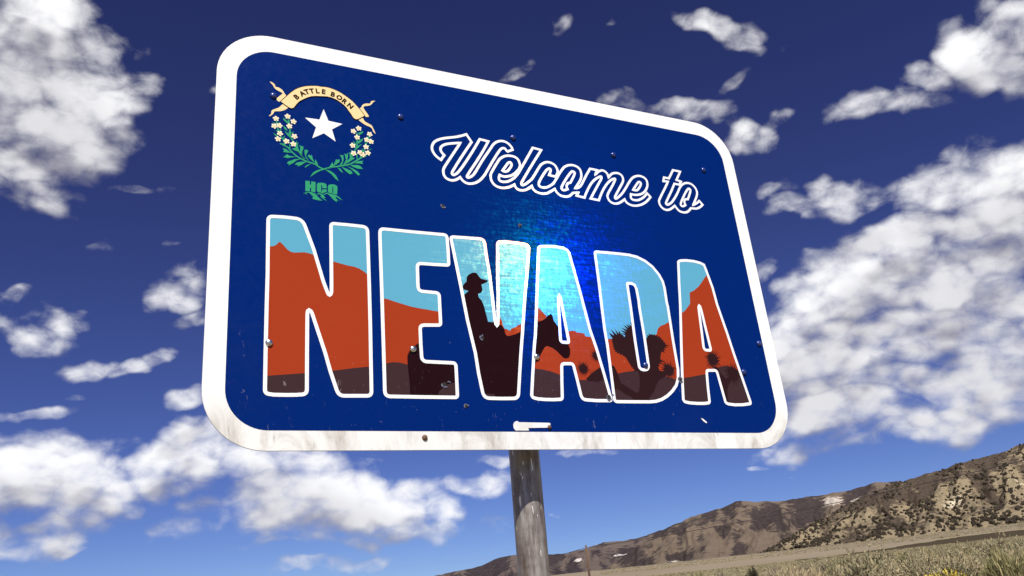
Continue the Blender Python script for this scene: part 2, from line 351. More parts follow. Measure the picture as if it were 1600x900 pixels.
h1 = hill('near_hill', R1, R1F, 850, 1650, m1, .42, 1.7,
     lambda A, E, t, rd: np.clip(.34 - .30 * t + 1.1 * gauss(A, E, [(53.1, 4.1, 1.1, 1.0, .85), (56.4, 4.7, .9, .9, .75), (44.4, 2.9, 1.6, .5, .6), (47.2, 3.6, 1.6, .55, .5), (54.8, 2.75, 2.2, .28, .7), (50.3, 3.8, .8, .6, .5), (51.2, 4.9, .8, .4, .35), (57.5, 6.0, 1., .5, .4), (50.5, 2.45, 2.5, .2, .8)]) + (rd - .6) * .8 + (fbm(A * 2.2, t * 6, 5, 21) - .5) * .8, 0, 1),
     lambda A, E, t: np.clip(gauss(A, E, [(53.0, 3.9, .8, .75, .62), (56.6, 4.6, .7, .6, .55), (55.3, 2.75, .9, .25, .5), (44.6, 2.85, 1.0, .3, .4)]) + (fbm(A * 3, t * 9, 4, 33) - .5) * .5, 0, 1), 4, skew=9)
h2 = hill('brown_ridge', R2, R2F, 2000, 3900, m2, .36, 2.1,
     lambda A, E, t, rd: np.clip(.30 + (rd - .6) * 1.5 + (fbm(A * 1.4, t * 4, 5, 41) - .5) * 1.3 + gauss(A, E, [(36, 3.0, 2.5, .5, .25), (39, 3.2, 2, .4, .25)]), 0, 1),
     lambda A, E, t: np.clip(gauss(A, E, [(46.3, 4.85, .8, .32, 1.0), (47.9, 4.75, .7, .22, .8), (45.2, 4.2, .7, .2, .45), (42.2, 3.2, .8, .2, .4), (35.8, 2.35, 1.6, .14, .6), (38.8, 4.9, .4, .12, .5), (37.6, 4.45, .3, .1, .4)]) + (fbm(A * 3, t * 9, 4, 43) - .5) * .3, 0, 1), 8, skew=7)
h3 = hill('far_mountains', R3, [(8, .4), (30, 1.8), (48, 2.0)], 4200, 7600, m3, .34, 1.7,
     lambda A, E, t, rd: np.clip(.28 + (rd - .6) * 1.5 + (fbm(A * 1.4, t * 4, 5, 51) - .5) * 1.3 + gauss(A, E, [(25.5, 3.4, .8, .4, .4), (33, 3.7, .8, .3, .4)]), 0, 1),
     lambda A, E, t: np.clip(gauss(A, E, [(29.8, 3.05, .5, .16, .7), (33.6, 3.0, .8, .15, .95), (32.4, 3.1, .7, .1, .7), (34.3, 3.45, .3, .06, .6)]) + (fbm(A * 3, t * 9, 4, 53) - .5) * .3, 0, 1), 12, skew=5)

# ------------------------------------------------------------------ junipers dotting the near hill (too many and too small to pick apart)
def build_junipers():
    A, T, X, Y, Z, S, E = h1
    front = (T < 1.0)
    ii = np.argwhere(front & (A > 40.5) & (A < 61) & (E > 2.25))
    n = 5200
    pick = ii[rng.integers(0, len(ii), n)]
    ico = bmesh.new(); bmesh.ops.create_icosphere(ico, subdivisions=1, radius=1)
    bv = np.array([v.co[:] for v in ico.verts]); bf = np.array([[v.index for v in f.verts] for f in ico.faces]); ico.free()
    dens = fbm(A * 1.6, T * 5, 4, 71)
    V, F = [], []; c = 0
    for i, j in pick:
        if rng.random() > .16 + .5 * S[i, j] + 1.5 * (dens[i, j] - .5): continue
        s = .9 + 1.9 * rng.random() ** 1.8 * (1.25 if rng.random() < .15 else 1)
        jit = 1 + rng.uniform(-.28, .28, (len(bv), 1))
        v = bv * jit * np.array([s * rng.uniform(.85, 1.2), s * rng.uniform(.85, 1.2), s * rng.uniform(.8, 1.25)])
        f_ = 6 if i + 1 < A.shape[0] else 0
        u = rng.random()
        x = X[i, j] + (X[min(i + 1, X.shape[0] - 1), j] - X[i, j]) * u; y = Y[i, j] + (Y[min(i + 1, X.shape[0] - 1), j] - Y[i, j]) * u; z = Z[i, j] + (Z[min(i + 1, X.shape[0] - 1), j] - Z[i, j]) * u
        V.append(v + np.array([x, y, z + s * .45])); F.append(bf + c); c += len(bv)
    m = simple_mat('juniper_foliage', (.036, .029, .020), .95, var=.5, scale=.4, spec=.1)
    o = np_mesh('juniper_scrub', np.concatenate(V), np.concatenate(F), m)
    tag(o, 'dark junipers dotting the pale near hillside', 'junipers', kind='stuff')
build_junipers()

# ------------------------------------------------------------------ sagebrush
def brush_mat(name, cols, base, split=.25):
    m, k, bs = new_mat(name)
    g = k.node('ShaderNodeNewGeometry'); rnd = g.outputs['Random Per Island']
    cr = k.node('ShaderNodeValToRGB'); k.put(cr.inputs[0], rnd)
    el = cr.color_ramp.elements
    while len(el) < len(cols): el.new(.5)
    for i, c in enumerate(cols): el[i].position = i / (len(cols) - 1); el[i].color = (*c, 1)
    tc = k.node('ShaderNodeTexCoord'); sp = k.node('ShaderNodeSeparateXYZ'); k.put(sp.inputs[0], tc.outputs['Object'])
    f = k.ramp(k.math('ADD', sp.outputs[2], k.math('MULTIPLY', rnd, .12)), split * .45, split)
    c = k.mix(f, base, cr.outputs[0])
    k.put(bs.inputs['Base Color'], c); bs.inputs['Roughness'].default_value = .85; bs.inputs['Specular IOR Level'].default_value = .2
    return m
def brush_mesh(name, w, h, n, mat, blade=(.10, .30), width=.016, upright=.5, seed=0, rag=.3):
    """a bush of thin upward blades filling a low uneven dome"""
    g = np.random.default_rng(seed)
    th = g.uniform(0, 2 * np.pi, n); ph = np.arccos(g.uniform(.02, 1, n)); lob = 1 + rag * np.sin(th * 3 + seed) * g.uniform(.4, 1, n) - rag * g.random(n) ** 2
    d = np.stack([np.sin(ph) * np.cos(th), np.sin(ph) * np.sin(th), np.cos(ph)], -1)
    rad = g.uniform(.35, 1, n) ** .6 * lob
    tip = d * rad[:, None] * np.array([w / 2, w / 2, h]); tip[:, 2] += .02
    up = d * (1 - upright) + np.array([0, 0, upright]); up += g.normal(0, .22, up.shape); up /= np.linalg.norm(up, axis=1)[:, None]
    L = g.uniform(*blade, n)[:, None]
    base = tip - up * L; base[:, 2] = np.maximum(base[:, 2], -.05)
    side = np.cross(up, g.normal(0, 1, up.shape)); side /= np.linalg.norm(side, axis=1)[:, None] + 1e-9
    wd = (width * g.uniform(.6, 1.5, n))[:, None]
    mid = (base + tip) / 2 + g.normal(0, .012, base.shape)
    V = np.stack([base, mid + side * wd, tip, mid - side * wd], 1).reshape(-1, 3)
    F = np.arange(4 * n).reshape(n, 4)
    o = np_mesh(name, V, F, mat); me = o.data; bpy.data.objects.remove(o); return me
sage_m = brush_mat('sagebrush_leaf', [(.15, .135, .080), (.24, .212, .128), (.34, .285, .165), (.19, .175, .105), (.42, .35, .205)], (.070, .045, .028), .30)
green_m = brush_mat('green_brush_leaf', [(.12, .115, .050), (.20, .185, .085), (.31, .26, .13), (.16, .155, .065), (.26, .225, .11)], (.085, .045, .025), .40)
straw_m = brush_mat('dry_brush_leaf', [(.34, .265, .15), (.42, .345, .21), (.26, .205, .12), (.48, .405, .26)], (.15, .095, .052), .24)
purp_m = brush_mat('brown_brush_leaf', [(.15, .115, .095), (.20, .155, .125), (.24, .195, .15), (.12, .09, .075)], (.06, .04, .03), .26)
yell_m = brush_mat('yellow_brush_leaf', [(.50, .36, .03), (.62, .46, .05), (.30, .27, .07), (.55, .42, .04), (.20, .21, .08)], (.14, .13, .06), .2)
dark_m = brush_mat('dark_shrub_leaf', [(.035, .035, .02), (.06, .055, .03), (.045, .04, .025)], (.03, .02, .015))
GREYL, GREENL, STRAWL, BROWNL = 'grey-green rounded sagebrush bush on the roadside flat below the hills', 'olive green bush among the grey sagebrush', 'straw coloured dry bush among the grey sagebrush', 'dull brown leafless bush among the grey sagebrush'
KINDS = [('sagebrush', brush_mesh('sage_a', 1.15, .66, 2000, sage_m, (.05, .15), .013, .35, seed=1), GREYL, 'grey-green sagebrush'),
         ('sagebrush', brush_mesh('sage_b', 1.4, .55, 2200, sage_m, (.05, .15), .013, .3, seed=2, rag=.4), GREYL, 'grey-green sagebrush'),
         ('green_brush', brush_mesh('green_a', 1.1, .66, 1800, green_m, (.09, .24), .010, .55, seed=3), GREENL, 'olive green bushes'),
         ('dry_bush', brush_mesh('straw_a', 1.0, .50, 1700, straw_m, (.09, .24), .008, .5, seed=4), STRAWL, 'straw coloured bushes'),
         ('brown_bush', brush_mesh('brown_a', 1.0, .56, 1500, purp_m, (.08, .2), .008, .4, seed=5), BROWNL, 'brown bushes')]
def pos(az, r):
    x = EYE.x + r * math.sin(R(az)); y = EYE.y + r * math.cos(R(az)); return x, y, float(ground_z(x, y))
def place(name, me, az, r, s=1, rz=0, dz=-.03):
    o = bpy.data.objects.new(name, me); o.location = Vector(pos(az, r)) + Vector((0, 0, dz)); o.scale = (s, s, s * random.uniform(.85, 1.1)); o.rotation_euler.z = rz
    return link(o)
def build_brush():
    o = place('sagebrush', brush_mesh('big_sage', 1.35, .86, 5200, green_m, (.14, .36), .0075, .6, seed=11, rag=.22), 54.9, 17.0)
    tag(o, 'large bushy olive shrub with red-brown base, nearest at the right edge', 'bush')
    o = place('rabbitbrush', brush_mesh('rabbitbrush_mesh', .9, .62, 2000, yell_m, (.07, .18), .011, .6, seed=12), 51.5, 16.2)
    tag(o, 'small yellow-flowering bush at the bottom edge of the photo', 'bush')
    o = place('dark_shrub', brush_mesh('dark_shrub_mesh', .85, 1.0, 900, dark_m, (.12, .3), .03, .5, seed=13), 40.65, 58)
    tag(o, 'small dark shrub standing alone among pale sagebrush', 'bush')
    o = place('dark_shrub', brush_mesh('dark_shrub_low', .6, .6, 500, dark_m, (.12, .25), .03, .5, seed=14), 40.2, 60)
    tag(o, 'low dark shrub just left of the taller dark shrub', 'bush')
    pts = []; tries = 0
    while len(pts) < 250 and tries < 20000:
        tries += 1
        az = random.uniform(33.5, 59.5); r = 17.5 + 46 * random.random() ** .62
        if r < 19 and 50 < az < 57: continue
        x, y, z = pos(az, r)
        if any((x - a) ** 2 + (y - b) ** 2 < (.62 + .008 * r) ** 2 for a, b in pts): continue
        if abs(az - 40.5) < 1.2 and r < 60: continue
        pts.append((x, y))
        nm, me, lab, grp = random.choices(KINDS, (2.6, 2.6, 1.5, 4.6, 1.3))[0]
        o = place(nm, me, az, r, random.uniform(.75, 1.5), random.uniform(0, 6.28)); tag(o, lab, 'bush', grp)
    # the rest, out to the dark belt, reads as one mass
    V, F = [], []; n = 26000
    r = 20 + 500 * rng.random(n) ** 1.25; r[-1800:] = rng.uniform(665, 900, 1800); az = rng.uniform(31, 61, n)
    n2_ = 9000; r = np.concatenate([r, 14 + 420 * rng.random(n2_) ** 1.1]); az = np.concatenate([az, np.where(rng.random(n2_) < .7, rng.uniform(-25, 31, n2_), rng.uniform(61, 88, n2_))]); n = len(r); near = r < 64
    keep = ~near | (rng.random(n) < .3); r, az, near = r[keep], az[keep], near[keep]; n = len(r)
    az = np.radians(az); x = EYE.x + r * np.sin(az); y = EYE.y + r * np.cos(az); z = ground_z(x, y)
    blades = 9; sc = np.where(near, .26, np.clip(.42 + r / 500, .45, 1.3)) * rng.uniform(.6, 1.35, n)
    P = np.stack([x, y, z], -1)
    for b in range(blades):
        off = rng.normal(0, .34, (n, 3)); off[:, 2] = rng.uniform(-.05, .25, n)
        up = rng.normal(0, .38, (n, 3)); up[:, 2] = rng.uniform(.5, 1.0, n)
        side = np.stack([np.cos(az), -np.sin(az), rng.uniform(-.2, .2, n)], -1) * rng.choice([-1, 1], (n, 1))
        wdt = rng.uniform(.05, .17, (n, 1)) * np.where(near, 1, 1.9)[:, None] * np.where(near, .25, 1.0)[:, None]
        a = P + off * sc[:, None]; a[:, 2] = np.maximum(a[:, 2], z - .05)
        t = a + up * (sc * rng.uniform(.35, .8, n) * np.where(near, 1, .62))[:, None]
        V.append(np.stack([a - side * wdt * sc[:, None], a + side * wdt * sc[:, None], t], 1).reshape(-1, 3))
    V = np.concatenate(V); F = np.arange(len(V)).reshape(-1, 3)
    m = brush_mat('far_sage_leaf', [(.13, .105, .068), (.22, .18, .118), (.32, .255, .162), (.17, .145, .095), (.38, .31, .20), (.105, .08, .052)], (.2, .17, .1), -50)
    o = np_mesh('far_sagebrush', V, F, m); tag(o, 'grass and sagebrush covering the flat out to the dark belt', 'sagebrush', kind='stuff')
build_brush()

# ------------------------------------------------------------------ power line
def tube(path, rad, seg=10, caps=True):
    path = [Vector(p) for p in path]; V, F = [], []
    for i, p in enumerate(path):
        t = (path[min(i + 1, len(path) - 1)] - path[max(i - 1, 0)]).normalized()
        u = t.cross(Vector((0, 0, 1)));  u = u if u.length > 1e-3 else Vector((1, 0, 0)); u.normalize(); v = t.cross(u)
        rr = rad[i] if isinstance(rad, (list, tuple)) else rad
        for s in range(seg):
            a = 2 * math.pi * s / seg; V.append(p + u * (rr * math.cos(a)) + v * (rr * math.sin(a)))
    for i in range(len(path) - 1):
        for s in range(seg):
            F.append((i * seg + s, (i + 1) * seg + s, (i + 1) * seg + (s + 1) % seg, i * seg + (s + 1) % seg))
    if caps: F.append(tuple(range(seg))); F.append(tuple((len(path) - 1) * seg + s for s in reversed(range(seg))))
    return V, F
def build_power():
    wood = simple_mat('weathered_wood', (.105, .062, .040), .9, var=.35, scale=30)
    dark = simple_mat('wire_metal', (.05, .04, .045), .5, var=.1)
    px, py, pz = pos(30.27, 115)
    root = empty('utility_pole', (px, py, pz)); tag(root, 'thin brown wooden utility pole standing before the far mountains', 'utility pole')
    H = 9.62 - pz
    V, F = tube([(0, 0, -.5), (0, 0, H * .5), (0, 0, H)], [.17, .145, .115], 12); mesh_obj('shaft', V, F, wood, root, True)
    V, F = tube([(.1, -.1, H - .42), (.14, -.14, H - .42), (.14, -.14, H - .3)], [.03, .05, .05], 8); mesh_obj('insulator', V, F, simple_mat('insulator', (.25, .12, .08), .3), root)
    V, F = tube([(.118, .0, H - 2.2), (.118, .0, H - 1.2), (.118, 0, H - .5)], .012, 6); mesh_obj('ground_wire', V, F, dark, root)
    a = Vector((px + .14, py - .14, 9.30))
    def span(a, b, sag, n=24):
        return [a.lerp(b, i / n) - Vector((0, 0, 4 * sag * (i / n) * (1 - i / n))) for i in range(n + 1)]
    b = Vector((EYE.x + 66.6, EYE.y + 8.0, 10.9)); c = a + (a - b) * .95; c.z = 10.2
    V, F = tube(span(a, b, 1.25), .034, 6); o = mesh_obj('power_line', V, F, dark); tag(o, 'dark overhead wire crossing in front of the right hill', 'wire', 'overhead wires')
    V, F = tube(span(a, c, 1.2), .034, 6); o = mesh_obj('power_line', V, F, dark); tag(o, 'thin overhead wire running left from the utility pole', 'wire', 'overhead wires')
build_power()

